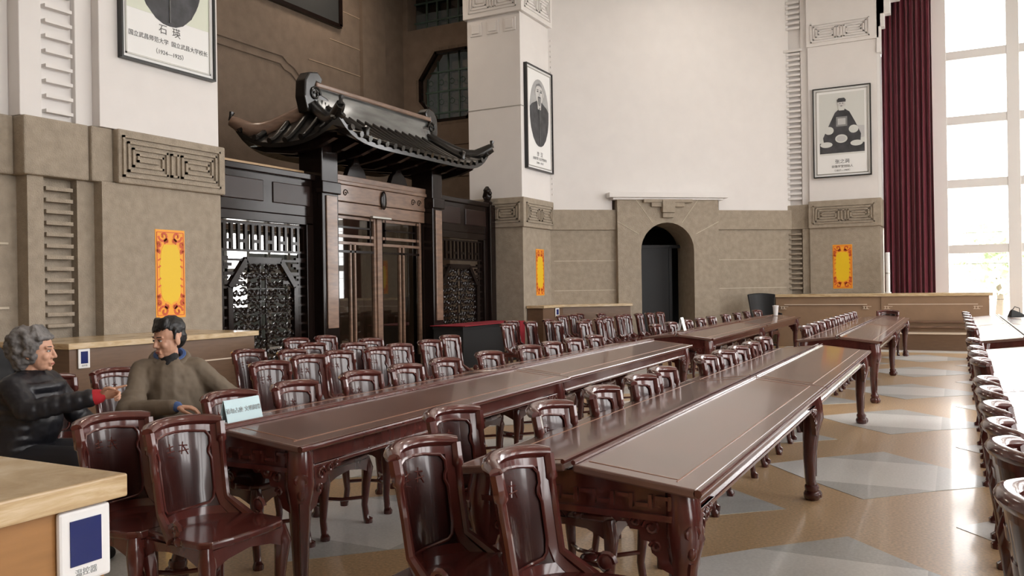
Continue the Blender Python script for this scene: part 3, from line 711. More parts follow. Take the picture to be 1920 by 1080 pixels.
cA = empty('corner_counter', (-8.2, 17.2, 0), 0, 'low brown counter wrapping the pier left of the arch, pale stone top', 'counter')
PL = [(-8.38, 16.55), (-8.0, 16.55), (-8.0, 17.60), (-6.72, 18.62), (-6.99, 18.95), (-8.33, 17.88)]
MB().prism(PL, lambda a, c, d: (a + 8.2, c - 17.2, d), 0, 1.05).build('cabinet_body', CABW, cA)
PL2 = [(-8.38, 16.50), (-7.95, 16.50), (-7.95, 17.58), (-6.66, 18.60), (-6.95, 18.98), (-8.33, 17.88)]
MB().prism(PL2, lambda a, c, d: (a + 8.2, c - 17.2, d), 1.05, 1.11).build('stone_top', MARB, cA, bevel=.006)
device('thermostat', 'small white controller on the corner counter left of the arch', (-7.99, 17.25, .94), 0, .20, .20)
# far counter (two runs) with step
cf = empty('far_counter', (-1.5, 21.1, 0), 0, 'long brown counter with pale top and inlaid lines in front of the far window', 'counter')
MB().box(-2.35, -.1, 0, 0, .34, 1.19).build('cabinet_body', CABW2, cf, bevel=.004)
MB().box(0, -.13, 0, 2.17, .34, 1.19).build('cabinet_body', CABW2, cf, bevel=.004)
MB().box(-2.42, -.16, 1.19, 2.24, .36, 1.26).build('stone_top', MARB, cf, bevel=.006)
for x0, x1 in ((-2.15, -.30), (.15, 1.95)):
    MB().box(x0, -.142, 1.0, x1, -.09, 1.015).build('inlay_line', GOLD, cf)
    for xx in (x0, x1):
        q = MB()
        for dx in (-.06, .0): q.box(xx + dx - .01, -.14, .90, xx + dx + .005, -.09, .97)
        q.box(xx - .09, -.14, .955, xx + .09, -.09, .965); q.box(xx - .09, -.14, .90, xx + .04, -.09, .91); q.build('inlay_bracket', GOLD, cf)
bn = MB().box(-.1, -.62, 0, 2.12, -.13, .36).build('step_body', CABW, cf, bevel=.004)
MB().box(-.12, -.64, .36, 2.14, -.13, .385).build('step_edge', GOLD, bn)
MB().box(0, -.22, .48, 2.16, -.12, .52).build('shelf_rail', GATE2, cf); MB().box(0, -.2, .60, 2.16, -.12, .64).build('shelf_rail', GATE2, cf)
t = empty('white_tube', (-1.37, 21.28, 1.26), 0, 'slim white upright tube standing on the far counter before the maroon curtain', 'tube')
MB().lathe([(.075, 0), (.075, .02), (.05, .03), (.05, .93), (.046, .95)]).build('tube_body', PLASW, t)
MB().lathe([(.055, 0), (.055, .03)], (0, 0, .45)).build('tube_ring', FRS, t)
# near counter, lower left
nc = empty('near_counter', (-2.6, .6, 0), 0, 'honey marble topped wooden counter in the lower left corner', 'counter')
MB().box(-.6, -1.4, 0, .595, .85, .968).build('cabinet_body', mat('orange_brown_veneer', (.34, .17, .06), .4, noise=.1, nscale=5, stretch=(1, 1, 6)), nc, bevel=.004)
MB().box(-.65, -1.45, .968, .635, .895, 1.03).build('marble_top', MARB, nc, bevel=.006)
d = device('thermostat', 'white controller with a navy screen on the near marble counter', (-2.005, 1.385, .865), 0, .145, .19)
# ------------------------------------------------------------------ posters and portraits
def poster(name, label, P, w_, h_, parentloc):
    t = empty(name, parentloc, 0, label, 'poster', None); L = Vector(parentloc)
    def Q(a, b_, d): return tuple(Vector(P(a, b_, d)) - L)
    def bx(a0, b0, a1, b1, d0, d1, nm, m):
        MB().add([Q(a, c, d) for d in (d0, d1) for c in (b0, b1) for a in (a0, a1)], [(0, 2, 3, 1), (4, 5, 7, 6), (0, 1, 5, 4), (2, 6, 7, 3), (0, 4, 6, 2), (1, 3, 7, 5)]).build(nm, m, t)
    bx(0, 0, w_, h_, 0, .006, 'sheet', ORA)
    m_ = .13 * w_; c = .22 * w_; yt = .80 * h_; yb_ = .20 * h_
    poly = [(.28 * w_, .19 * h_), (.40 * w_, .18 * h_), (.5 * w_, .15 * h_), (.60 * w_, .18 * h_), (.72 * w_, .19 * h_), (.80 * w_, .24 * h_), (.86 * w_, .40 * h_), (.86 * w_, .60 * h_), (.80 * w_, .76 * h_), (.72 * w_, .83 * h_), (.28 * w_, .83 * h_), (.20 * w_, .76 * h_), (.14 * w_, .60 * h_), (.14 * w_, .40 * h_), (.20 * w_, .24 * h_)]
    q = MB(); q.prism(poly, lambda a, c_, d: Q(a, c_, d), .005, .008); q.build('yellow_field', YEL, t)
    q = MB()
    NQ = Vector(P(0, 0, 1)) - Vector(P(0, 0, 0))
    def rib(pts, wd_):
        for p0, p1 in zip(pts, pts[1:]): q.beam(p0, p1, wd_, .003, up=NQ)
    def sp(a, c_, r, s1, s2, ph=0): rib([Q(a + s1 * r * (1 - t_ / 16) * cos(t_ * .55 + ph), c_ + s2 * r * (1 - t_ / 16) * sin(t_ * .55 + ph), .0085) for t_ in range(15)], w_ * .06)
    for s2, zz in ((1, .075), (-1, .925)):
        for s1, aa in ((-1, .27), (1, .73)):
            sp(aa * w_, zz * h_, .17 * w_, s1, s2); sp((.5 + (aa - .5) * .55) * w_, (zz + s2 * .055) * h_, .08 * w_, -s1, s2, 2); sp((.5 + (aa - .5) * 1.75) * w_, (zz + s2 * .09) * h_, .09 * w_, s1, s2, 1); sp((.5 + (aa - .5) * 1.8) * w_, (zz + s2 * .17) * h_, .07 * w_, s1, s2, 2)
    for s1, aa in ((-1, .09), (1, .91)):
        for zz in (.35, .43, .57, .65): rib([Q(aa * w_, zz * h_, .0085), Q((aa - s1 * .08) * w_, (zz + .02) * h_, .0085)], w_ * .04)
    rib([Q(a, c_, .0085) for a, c_ in ((.05 * w_, .03 * h_), (.95 * w_, .03 * h_), (.95 * w_, .97 * h_), (.05 * w_, .97 * h_), (.05 * w_, .03 * h_))], w_ * .02)
    q.build('red_scrolls', REDP, t)
poster('scroll_poster', 'yellow poster with red scroll border on the left pier, above the seated man', lambda a, b_, d: (-9.0 + d, 7.29 + a, 1.19 + b_), .46, 1.14, (-9.0, 7.5, 1.19))
poster('scroll_poster', 'narrow-looking yellow scroll poster on the pier left of the arch', lambda a, b_, d: (-8.4 + d, 17.04 + a, 1.33 + b_), .42, 1.06, (-8.4, 17.2, 1.33))
poster('scroll_poster', 'yellow poster with red scroll border beside the maroon curtain', lambda a, b_, d: (-2.60 + a, 21.56 - d, 1.38 + b_), .44, 1.06, (-2.4, 21.56, 1.38))

G1 = mat('photo_dark_grey', (.045, .045, .05), .6, noise=.5, nscale=5); G2 = mat('photo_mid_grey', (.22, .22, .22), .6, noise=.3, nscale=4)
G3 = mat('photo_light_grey', (.50, .50, .50), .6); G4 = mat('photo_face_grey', (.55, .54, .53), .6); GP = mat('photo_pale_ground', (.62, .63, .60), .6)
GC = mat('photo_greenish_ground', (.66, .69, .58), .6)
def portrait(name, label, P, B, w_, h_, loc, kind, texts):
    """P(a,b,d) world point on the wall, B matrix rotating text plane"""
    t = empty(name, loc, 0, label, 'picture'); L = Vector(loc)
    def Q(a, b_, d): return tuple(Vector(P(a, b_, d)) - L)
    def bx(a0, b0, a1, b1, d0, d1, nm, m, par=t):
        return MB().add([Q(a, c, d) for d in (d0, d1) for c in (b0, b1) for a in (a0, a1)], [(0, 2, 3, 1), (4, 5, 7, 6), (0, 1, 5, 4), (2, 6, 7, 3), (0, 4, 6, 2), (1, 3, 7, 5)]).build(nm, m, par)
    fw_ = .025
    bx(0, 0, w_, h_, 0, .05, 'print_board', PAPER)
    for a0, b0, a1, b1 in ((-fw_, -fw_, w_ + fw_, 0), (-fw_, h_, w_ + fw_, h_ + fw_), (-fw_, 0, 0, h_), (w_, 0, w_ + fw_, h_)): bx(a0, b0, a1, b1, 0, .085, 'black_frame_side', FRB)
    g = .045
    for a0, b0, a1, b1 in ((g, g, w_ - g, g + .02), (g, h_ - g - .02, w_ - g, h_ - g), (g, g, g + .02, h_ - g), (w_ - g - .02, g, w_ - g, h_ - g)): bx(a0, b0, a1, b1, .05, .062, 'silver_liner', FRS)
    if kind == 'fill': bx(g + .02, h_ * .27, w_ - g - .02, h_ - g - .02, .05, .052, 'photo_ground', GC)
    if kind == 'sit': bx(.12, h_ * .24, w_ - .12, h_ - .12, .05, .052, 'photo_ground', GP)
    D = [.053]
    def fig(poly, m, nm='photo_figure'):
        q = MB(); q.prism([(a * w_, c * h_) for a, c in poly], lambda a, c, d: Q(a, c, d), .051, D[0]); D[0] += .0012; q.build(nm, m, t)
    el = lambda ca, cb, ra, rb, n=22: [(ca + ra * cos(2 * PI * k / n), cb + rb * sin(2 * PI * k / n)) for k in range(n)]
    if kind in ('fill', 'oval'):
        fig(el(.5, .565, .38, .335, 30), G2 if kind == 'fill' else mat('photo_oval_grey', (.36, .36, .36), .6, noise=.15, nscale=3), 'photo_oval')
        sh = [(.125, .60), (.13, .50), (.17, .40), (.25, .31), (.35, .255), (.43, .235), (.5, .231), (.57, .235), (.65, .255), (.75, .31), (.83, .40), (.87, .50), (.875, .60), (.80, .635), (.66, .665), (.60, .68), (.5, .685), (.40, .68), (.34, .665), (.20, .635)]
        fig(sh, G1)
        fig([(.44, .60), (.56, .60), (.58, .70), (.42, .70)], G4)
        fig(el(.5, .755, .150, .098), G4)
        fig([(.36, .80), (.40, .845), (.5, .862), (.60, .845), (.64, .80), (.60, .825), (.5, .838), (.40, .825)], G2)
        fig([(.44, .72), (.56, .72), (.55, .66), (.52, .635), (.48, .635), (.45, .66)], G2)
        fig(el(.5, .722, .055, .007), G1)
        for sx in (-1, 1):
            fig(el(.5 + sx * .065, .775, .032, .006), G1); fig(el(.5 + sx * .065, .792, .040, .004), G2); fig(el(.5 + sx * .152, .755, .018, .028), G4)
        fig([(.485, .738), (.515, .738), (.508, .775), (.494, .775)], G3)
        fig([(.497, .25), (.503, .25), (.503, .62), (.497, .62)], G2)
    if kind == 'sit':
        fig([(.1, .26), (.9, .26), (.9, .36), (.6, .40), (.1, .38)], G1); fig([(.55, .40), (.9, .42), (.9, .55), (.75, .56)], G3)
        fig([(.16, .44), (.30, .62), (.38, .72), (.45, .755), (.56, .755), (.64, .72), (.74, .60), (.84, .46), (.82, .32), (.55, .28), (.30, .29), (.18, .36)], G1)
        fig([(.40, .56), (.60, .56), (.60, .67), (.40, .67)], G2); fig([(.43, .58), (.57, .58), (.57, .65), (.43, .65)], G3)
        for a in (.27, .71): fig(el(a, .52, .085, .045), GP)
        for a in (.22, .76): fig(el(a, .36, .11, .032), GP)
        fig(el(.49, .42, .11, .048), GP); fig(el(.49, .42, .085, .034), G3)
        fig(el(.5, .815, .07, .05), G4); fig([(.45, .74), (.55, .74), (.56, .79), (.44, .79)], GP)
        fig([(.425, .835), (.575, .835), (.58, .86), (.55, .88), (.45, .88), (.42, .86)], G1, 'photo_hat'); fig(el(.475, .82, .012, .004), G1); fig(el(.525, .82, .012, .004), G1); fig(el(.5, .79, .02, .004), G1)
    for s_, size, bz in texts:
        mw = B.copy(); mw.translation = Vector(Q(w_ / 2, h_ * bz, .053)); text_mesh('caption', s_, size, INK if size > .05 else INKL, t, mw)
BX = Matrix(((0, 0, 1), (1, 0, 0), (0, 1, 0))).to_4x4()      # text facing +x
BY = Matrix(((1, 0, 0), (0, 0, -1), (0, 1, 0))).to_4x4()     # text facing -y
portrait('framed_portrait', 'large framed portrait cut off by the top of the picture, left pier', lambda a, b_, d: (-9.02 + d, 6.83 + a, 4.43 + b_), BX, 1.42, 2.35, (-9.02, 7.5, 4.43), 'fill',
         [('石  瑛', .135, .20), ('国立武昌师范大学  国立武昌大学校长', .075, .135), ('（1924—1925）', .075, .075)])
portrait('framed_portrait', 'framed oval portrait of a bearded man in dark robe, pier left of the arch', lambda a, b_, d: (-8.4 + d, 16.58 + a, 4.20 + b_), BX, 1.30, 2.30, (-8.4, 17.2, 4.20), 'oval',
         [('李  汉', .12, .15), ('自强学堂 方言学堂校长', .07, .105), ('（1893—1911）', .06, .065)])
portrait('framed_portrait', 'framed portrait of a seated man in robe and hat beside the curtain', lambda a, b_, d: (-2.98 + a, 21.58 - d, 4.10 + b_), BY, 1.26, 2.12, (-2.35, 21.58, 4.10), 'sit',
         [('张之洞', .11, .16), ('自强学堂创始人', .07, .105), ('（1837—1909）', .06, .06)])

# ------------------------------------------------------------------ reading tables
def make_table(L, label, group, front=True, wd=1.0, carved=True, group_legs=(1, 1)):
    t = empty('reading_table', (0, 0, 0), 0, label, 'table', group)
    hw = wd / 2; hl = L / 2
    for s in (-1, 1):
        q = MB(); q.prism([(s * .018, .800), (s * hw, .745), (s * hw, .78), (s * .018, .832)], lambda a, c, d: (a, d, c), -hl, hl)
        o = q.build('tabletop', TOPM, t, bevel=.008)
        q = MB()
        for f in (.82,):
            a = s * hw * f; z = .78 + (.832 - .78) * (1 - f) + .0005
            q.beam((a, -hl + .06, z), (a, hl - .06, z), .006, .003)
        for y in (-hl + .09, hl - .09): q.beam((s * .05, y, .829), (s * hw * .82, y, .7895), .005, .003)
        q.build('inlay_line', INLAY, o)
        q = MB(); q.tube([(s * .022, -hl, .838), (s * .022, hl, .838)], .010, 6); q.build('ridge_strip', LACQ, t)
        q = MB(); q.tube([(s * (hw + .003), -hl, .766), (s * (hw + .003), hl, .766)], .016, 8); q.build('edge_moulding', LACQ, t)
        q = MB(); q.box(s * (hw - .075), -hl + .05, .655, s * (hw - .050), hl - .05, .755); q.box(s * (hw - .08), -hl + .05, .645, s * (hw - .035), hl - .05, .665); q.build('side_apron', LACQ, t, bevel=.004)
    for s in (-1, 1):
        y = s * (hl - .06)
        q = MB(); q.prism([(-hw + .05, .655), (hw - .05, .655), (hw - .05, .75), (0, .80), (-hw + .05, .75)], lambda a, c, d: (a, d, c), y - .012, y + .012)
        q.box(-hw + .05, y - .036, .645, hw - .05, y + .036, .668)
        ap = q.build('end_apron', LACQ, t)
        if carved:
            q = MB(); k = 0
            x = -hw + .16
            while x < hw - .16:
                z = .705 + (.018 if k % 2 else -.012); q.box(x, y - .036, z, x + .05, y + .036, z + .014); q.box(x + .048, y - .030, .685, x + .062, y + .030, .738)
                x += .075; k += 1
            q.build('apron_carving', LACQ, ap)
    for ex, sy in ((group_legs[0], -1), (group_legs[1], 1)):
        if not ex: continue
        for sx in (-1, 1):
            cx, cy = sx * (hw - .085), sy * (hl - .095)
            q = MB(); pts = [(cx, cy, .75), (cx + sx * .012, cy + sy * .012, .66), (cx + sx * .016, cy + sy * .016, .58), (cx + sx * .004, cy + sy * .004, .48), (cx - sx * .006, cy - sy * .006, .30), (cx - sx * .004, cy - sy * .004, .14), (cx + sx * .004, cy + sy * .004, .085)]
            q.tube(pts, [.066, .070, .073, .056, .044, .036, .038], 8)
            lg = q.build('leg', LACQ, t)
            q = MB(); q.lathe([(.045, .0), (.058, .015), (.060, .04), (.050, .06), (.042, .065)], (cx + sx * .006, cy + sy * .006, 0), 10)
            for a in (-.6, 0, .6):
                an = math.atan2(sy, sx) + a; q.ell((cx + sx * .006 + .045 * cos(an), cy + sy * .006 + .045 * sin(an), .036), .022, .022, .034, 8, 6)
            q.lathe([(.046, .065), (.050, .09), (.044, .105)], (cx + sx * .004, cy + sy * .004, 0), 10)
            q.build('claw_foot', LACQ, lg)
            # knee carving and ruffled wings along both aprons
            q = MB()
            for (dx, dy) in ((-sx, 0), (0, -sy)):
                pl = [(.0, .665), (.30, .665), (.29, .645), (.26, .640), (.24, .622), (.20, .625), (.185, .600), (.150, .600), (.140, .565), (.110, .560), (.100, .520), (.078, .505), (.065, .465), (.0, .44)]
                if dx: q.prism(pl, lambda a, b_, d: (cx + dx * a, cy + sy * .035 + d, b_), -.014, .014)
                else: q.prism(pl, lambda a, b_, d: (cx + sx * .035 + d, cy + dy * a, b_), -.014, .014)
                for k, (a, b_, r_) in enumerate([(.10, .615, .034), (.165, .632, .022), (.085, .545, .022), (.215, .645, .014)]):
                    n_ = 12
                    q.tube([((cx + dx * (a + r_ * (1 - i_ / 15) * cos(i_ * .75)), cy + sy * .052, b_ + r_ * (1 - i_ / 15) * sin(i_ * .75)) if dx else (cx + sx * .052, cy + dy * (a + r_ * (1 - i_ / 15) * cos(i_ * .75)), b_ + r_ * (1 - i_ / 15) * sin(i_ * .75))) for i_ in range(n_)], .007, 5)
            an = math.atan2(sy, sx)
            q.tube([(cx + .078 * cos(an) + .026 * cos(k * .7) * -sin(an), cy + .078 * sin(an) + .026 * cos(k * .7) * cos(an), .61 + .026 * sin(k * .7)) for k in range(10)], .010, 5)
            q.ell((cx + .072 * cos(an), cy + .072 * sin(an), .545), .02, .02, .035, 8, 6)
            q.tube([(cx + .064 * cos(an), cy + .064 * sin(an), .50), (cx + .045 * cos(an), cy + .045 * sin(an), .40), (cx + .042 * cos(an), cy + .042 * sin(an), .16)], [.012, .008, .006], 5)
            q.build('knee_carving', LACQ, lg)
    return t
def place_table(x0, y0, y1, label, group, rot=0, legs=(1, 1), carved=True):
    t = make_table(y1 - y0, label, group, group_legs=legs, carved=carved); t.location = (x0, (y0 + y1) / 2, 0); t.rotation_euler = (0, 0, rot); return t
place_table(-1.32, 2.93, 6.23, 'long rosewood reading table with ridged top, nearest in the centre', 'centre row of reading tables')
place_table(-1.32, 6.25, 9.75, 'rosewood reading table butted behind the nearest centre table', 'centre row of reading tables', legs=(0, 1))
place_table(-1.32, 11.30, 14.95, 'third rosewood reading table of the centre row, after the gap', 'centre row of reading tables')
place_table(-1.32, 14.97, 18.9, 'farthest rosewood reading table of the centre row, before the far counter', 'centre row of reading tables', legs=(0, 1))
place_table(-3.25, 2.98, 6.20, 'rosewood reading table in shade with the blue card, left row', 'left row of reading tables', R(1.0))
place_table(-3.335, 6.22, 10.1, 'second rosewood reading table of the left row, behind the carded one', 'left row of reading tables', R(1.0), (0, 1))
place_table(-3.46, 11.35, 15.3, 'third table of the left row with a white sheet on it', 'left row of reading tables', R(.8))
place_table(-3.50, 15.35, 19.2, 'farthest table of the left row with a white cup on it', 'left row of reading tables', R(.5), (0, 1))
place_table(.745, 2.97, 6.3, 'nearest rosewood reading table at the right edge, top glaring white', 'right row of reading tables')
place_table(.745, 6.32, 10.15, 'second glaring table of the right row', 'right row of reading tables', 0, (0, 1))
place_table(.745, 11.6, 15.4, 'third glaring table of the right row, after the gap', 'right row of reading tables')
place_table(.745, 15.42, 19.3, 'farthest glaring table of the right row', 'right row of reading tables', 0, (0, 1))

# ------------------------------------------------------------------ chairs
HB = .46
def bp(s, t, o=0):
    if t < .22: f = 1 - t / .22; w_ = .196 + .042 * f ** 1.6; sag = .095 + .115 * f ** 1.8
    else: w_ = .196 + .016 * ((t - .22) / .78) ** 1.5; sag = .095 - .005 * (t - .22)
    a = s * 1.0
    x = -.205 - .065 * t ** 1.15 + sag * abs(a) ** 2.1 + o
    return (x, w_ * (a - .06 * a ** 3), HB - .02 + .46 * t + .012 * (1 - s * s) * t)
def make_chair(label):
    c = empty('armless_chair', (0, 0, 0), 0, label, 'chair')
    ts = lin(0, 1, 9)
    q = MB(); q.slab(bp, lin(-1, -.76, 4), ts, .030); q.slab(bp, lin(.76, 1, 4), ts, .030); q.slab(bp, lin(-.76, .76, 8), lin(0, .12, 3), .030); q.slab(bp, lin(-.76, .76, 8), lin(.87, 1, 3), .030)
    q.build('back_frame', LACQ, c, smooth=True)
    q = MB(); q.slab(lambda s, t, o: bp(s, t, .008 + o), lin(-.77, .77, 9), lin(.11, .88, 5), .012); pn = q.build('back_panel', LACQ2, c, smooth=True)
    q = MB(); pts = []
    k = [(-.60, .16), (-.3, .135), (0, .13), (.3, .135), (.60, .16), (.70, .20), (.74, .3), (.74, .6), (.69, .66), (.70, .70), (.74, .74), (.74, .82), (.66, .87), (.3, .885), (0, .89), (-.3, .885), (-.66, .87), (-.74, .82), (-.74, .74), (-.70, .70), (-.69, .66), (-.74, .6), (-.74, .3), (-.70, .20)]
    q.tube([bp(s, t, .031) for s, t in k], .0065, 5, closed=True); q.build('panel_moulding', LACQ, c)
    q = MB(); ss = lin(-1.04, 1.04, 13)
    q.tube([bp(s, .985, .012) for s in ss], [.024] + [.033] * 11 + [.024], 8, flat=.8); q.build('top_rail', LACQ, c)
    for s in (-1.0, 1.0):
        MB().tube([bp(s, t, .015) for t in (.0, .2, .5, .76, .78, .86, .97)], [.024, .018, .017, .018, .027, .025, .025], 7).build('back_post', LACQ, c)
    for s in (-1, 1):
        q = MB()
        e = bp(s, 0, .02); cx, cz = e[0] + .03, HB + .035
        q.tube([(cx + .036 * (1 - j / 20) * cos(j * .6), s * .236, cz + .036 * (1 - j / 20) * sin(j * .6)) for j in range(18)], .012, 5)
        q.ell((cx, s * .232, cz), .03, .012, .03, 8, 6); q.ell((cx + .012, s * .232, cz - .05), .026, .014, .022, 8, 5)
        q.build('scroll_ear', LACQ, c)
    # faint carved characters on the panel
    q = MB()
    for (s0, t0, s1, t1) in [(-.28, .74, -.08, .75), (-.18, .78, -.18, .69), (-.28, .70, -.06, .70), (-.26, .66, -.10, .64), (.08, .75, .28, .74), (.18, .78, .12, .66), (.18, .74, .28, .65), (.06, .69, .30, .70)]:
        q.tube([bp(s0, t0, .021), bp(s1, t1, .021)], .003, 4)
    q.build('carved_characters', LACQ, pn)
    # seat
    out = [(-.19, -.20), (.10, -.238), (.20, -.235), (.245, -.20), (.262, -.10), (.267, 0), (.262, .10), (.245, .20), (.20, .235), (.10, .238), (-.19, .20)]
    q = MB(); q.prism(out, lambda a, b_, d: (a, b_, d), HB - .035, HB); q.build('seat', LACQ, c, bevel=.010)
    q = MB()
    for s in (-1, 1):
        pl = [(-.17, HB - .035), (.23, HB - .035), (.23, HB - .13), (.17, HB - .10), (.11, HB - .075), (0, HB - .068), (-.10, HB - .078), (-.17, HB - .12)]
        q.prism(pl, lambda a, b_, d, s=s: (a, s * (.215 + .012 * a) + d, b_), -.01, .01)
    pl = [(-.20, HB - .035), (.20, HB - .035), (.20, HB - .12), (.12, HB - .09), (0, HB - .072), (-.12, HB - .09), (-.20, HB - .12)]
    q.prism(pl, lambda a, b_, d: (.238 + d, a, b_), -.01, .01); q.prism(pl, lambda a, b_, d: (-.18 + d, a * .93, b_), -.01, .01)
    q.build('seat_apron', LACQ, c)
    for sx in (1, -1):
        for sy in (1, -1):
            x0, y0 = (.215, .205) if sx > 0 else (-.165, .180); y0 *= sy
            q = MB(); q.tube([(x0, y0, HB - .03), (x0 + sx * .014, y0 + sy * .010, HB - .10), (x0 + sx * .006, y0 + sy * .004, HB - .20), (x0 - sx * .006, y0, .12), (x0 + sx * .004, y0 + sy * .003, .04), (x0 + sx * .016, y0 + sy * .01, .022), (x0 + sx * .016, y0 + sy * .01, 0)],
                             [.030, .038, .029, .021, .021, .031, .028], 8); q.build('leg', LACQ, c)
    q = MB()
    for s in (1, -1): q.tube([(-.165, s * .18, .17), (-.08, s * .09, .17), (.02, s * .065, .17), (.12, s * .09, .17), (.215, s * .20, .17)], .012, 6)
    q.ell((.02, 0, .17), .05, .05, .025, 12, 6); q.tube([(.02, -.07, .17), (.02, .07, .17)], .011, 6)
    q.build('stretcher', LACQ, c)
    return c
ZC = .92
import math as _m
def at(u, v, z):
    dx, dy = u - 960, v - 540; c_ = _m.hypot(1, ROLL); x = (dx - ROLL * dy) / c_; y = (dy + ROLL * dx) / c_
    d = 1567. * (EYE - z) / y; l = x / 1567. * d
    return (-sin(YAW) * d + cos(YAW) * l, cos(YAW) * d + sin(YAW) * l)
proto = make_chair('x'); used = [False]; placed = []
def chair(x, y, rz=0, label='', group=None):
    """x,y = middle of the back's top edge; rz = facing (0 = +x)"""
    o = proto if not used[0] else copy_tree(proto); used[0] = True
    bx_ = .268
    o.location = (x + bx_ * cos(rz), y + bx_ * sin(rz), 0); o.rotation_euler = (0, 0, rz)
    o['label'] = label
    if group: o['group'] = group
    elif 'group' in o: del o['group']
    placed.append((x, y)); return o
rj = random.Random(3)
def ordinal(n): return ['first', 'second', 'third', 'fourth', 'fifth', 'sixth', 'seventh', 'eighth', 'ninth', 'tenth', 'eleventh', 'twelfth', 'thirteenth', 'fourteenth', 'fifteenth', 'sixteenth'][n]
def spread(ys, gap=.5):
    out = []
    for y in ys:
        if out and y < out[-1] + gap: y = out[-1] + gap
        out.append(y)
    return out
# centre foreground
chair(-1.92, 2.70, R(-2), 'red-brown chair standing left of the nearest centre table front corner')
chair(-1.47, 2.64, R(0), 'red-brown chair right in front of the nearest centre table end')
chair(-2.28, 3.50, R(-4), 'red-brown chair pulled out, behind the two foreground chairs')
# chairs tucked along the left side of the centre row
ys = spread([3.83, 4.53, 5.22, 5.78], .5) + [6.85, 7.45, 8.02, 8.62, 9.5]
for k, y in enumerate(ys): chair(-1.90 - (.03 if k == 3 else 0) - (.06 if k == 8 else 0), y, R(rj.uniform(-3, 3)), 'red-brown chair tucked into the near centre tables, %s from the front' % ordinal(k), 'chairs along the near centre tables')
for k in range(10): chair(-1.92, 12.2 + k * .69, R(rj.uniform(-3, 3)), 'red-brown chair tucked into the far centre tables, %s from the gap' % ordinal(k), 'chairs along the far centre tables')
chair(-1.25, 19.35, R(-90), 'lone chair at the far end of the centre row')
# left row
chair(-3.70, 2.66, R(2), 'dark chair before the left table end, between woman and counter corner')
chair(-3.27, 2.72, R(-2), 'dark chair nearest the camera, before the carded table end')
pts = [(412, 742), (533, 722), (640, 696), (718, 689), (798, 672), (910, 660), (960, 648), (1006, 645), (1046, 635), (1090, 629)]
la = []
for u, v in pts: la.append(at(u, v, ZC)[1])
la[0] += .13; la[1] += .12; la = spread(la, .56)
for k, y in enumerate(la): chair(-3.86 - .012 * (y - 3), y, R(rj.uniform(-3, 3)), 'dark chair tucked into the left row, %s from the front' % ordinal(k), 'chairs along the near left tables')
pts = [(1208, 607), (1238, 601), (1262, 597), (1280, 594), (1298, 592), (1337, 588), (1360, 585), (1384, 583)]
ly = spread([12.3, 13.1, 14.0, 14.8, 15.6, 16.7, 17.7, 18.6], .6)
for k, y in enumerate(ly): chair(-4.12, y, R(rj.uniform(-4, 4)), 'chair tucked into the far left tables, %s from the gap' % ordinal(k), 'chairs along the far left tables')
chair(-4.1, 19.6, R(-10), 'lone chair beside the black office chair at the far left table end')
# loose chairs in front of the gate
def sep(L, d=.50):
    L = [list(p) for p in L]
    for it in range(60):
        for i in range(len(L)):
            for j in range(i + 1, len(L)):
                dx, dy = L[j][0] - L[i][0], L[j][1] - L[i][1]
                ax, ay = d - .03 - abs(dx), d - abs(dy)
                if ax > 0 and ay > 0:
                    if ay < ax: s = (1 if dy >= 0 else -1) * ay / 2; L[j][1] += s; L[i][1] -= s
                    else: s = (1 if dx >= 0 else -1) * ax / 2; L[j][0] += s; L[i][0] -= s
    return L
B = [(460, 656), (491, 678), (527, 656), (564, 666), (546, 634), (598, 630), (590, 644), (634, 643), (632, 657), (684, 635), (684, 653), (736, 645), (793, 638), (832, 629)]
BP = sep([at(u, v, ZC) for u, v in B])
BP.sort(key=lambda p: p[1])
for k, (x, y) in enumerate(BP): chair(x, y, R(rj.uniform(-5, 5)), 'dark chair in the loose block before the gate doors, %s nearest' % ordinal(k), 'loose chairs before the gate')
D = [(940, 607), (965, 602), (981, 603), (1020, 599), (1040, 603), (1067, 603), (1090, 599), (1115, 597), (1131, 594), (1156, 591), (1173, 589), (1192, 588), (1208, 587), (1223, 586)]
DP = sep([at(u, v, ZC) for u, v in D], .5); DP.sort(key=lambda p: p[1])
DP = [p for p in DP if p[0] < -4.7]
for k, (x, y) in enumerate(DP): chair(x, y, R(rj.uniform(-5, 5)), 'chair in the long loose row toward the arch, %s nearest' % ordinal(k), 'loose chairs toward the arch')
D2 = sep([at(u, v, ZC) for u, v in [(1046, 592), (1067, 590), (1090, 588), (1108, 588)]], .55)
for k, (x, y) in enumerate(D2): chair(x, y, 0, 'chair of the short row below the corner counter, %s from the left' % ordinal(k), 'loose chairs by the corner counter')
# chairs behind the two people
chair(-5.95, 4.35, R(0), 'dark chair standing between the woman and the man, in the back')
chair(-5.95, 3.80, R(0), 'dark chair just right behind the woman')
# right row
rv = [(1895, 916), (1868, 830), (1850, 791), (1848, 757), (1842, 729), (1838, 709), (1832, 673), (1828, 660), (1826, 650), (1822, 635)]
ry = spread([at(u, v, ZC)[1] for u, v in rv], .5)
for k, y in enumerate(ry): chair(.11, y, R(rj.uniform(-3, 3)), 'chair with glaring curved top at the right row, %s from the front' % ordinal(k), 'chairs along the near right tables')
for k, y in enumerate([12.3, 13.3, 14.6, 15.8, 17.0, 18.2]): chair(.13, y, R(rj.uniform(-3, 3)), 'chair with glaring top at the far right tables, %s from the gap' % ordinal(k), 'chairs along the far right tables')
print('chairs', len(placed))

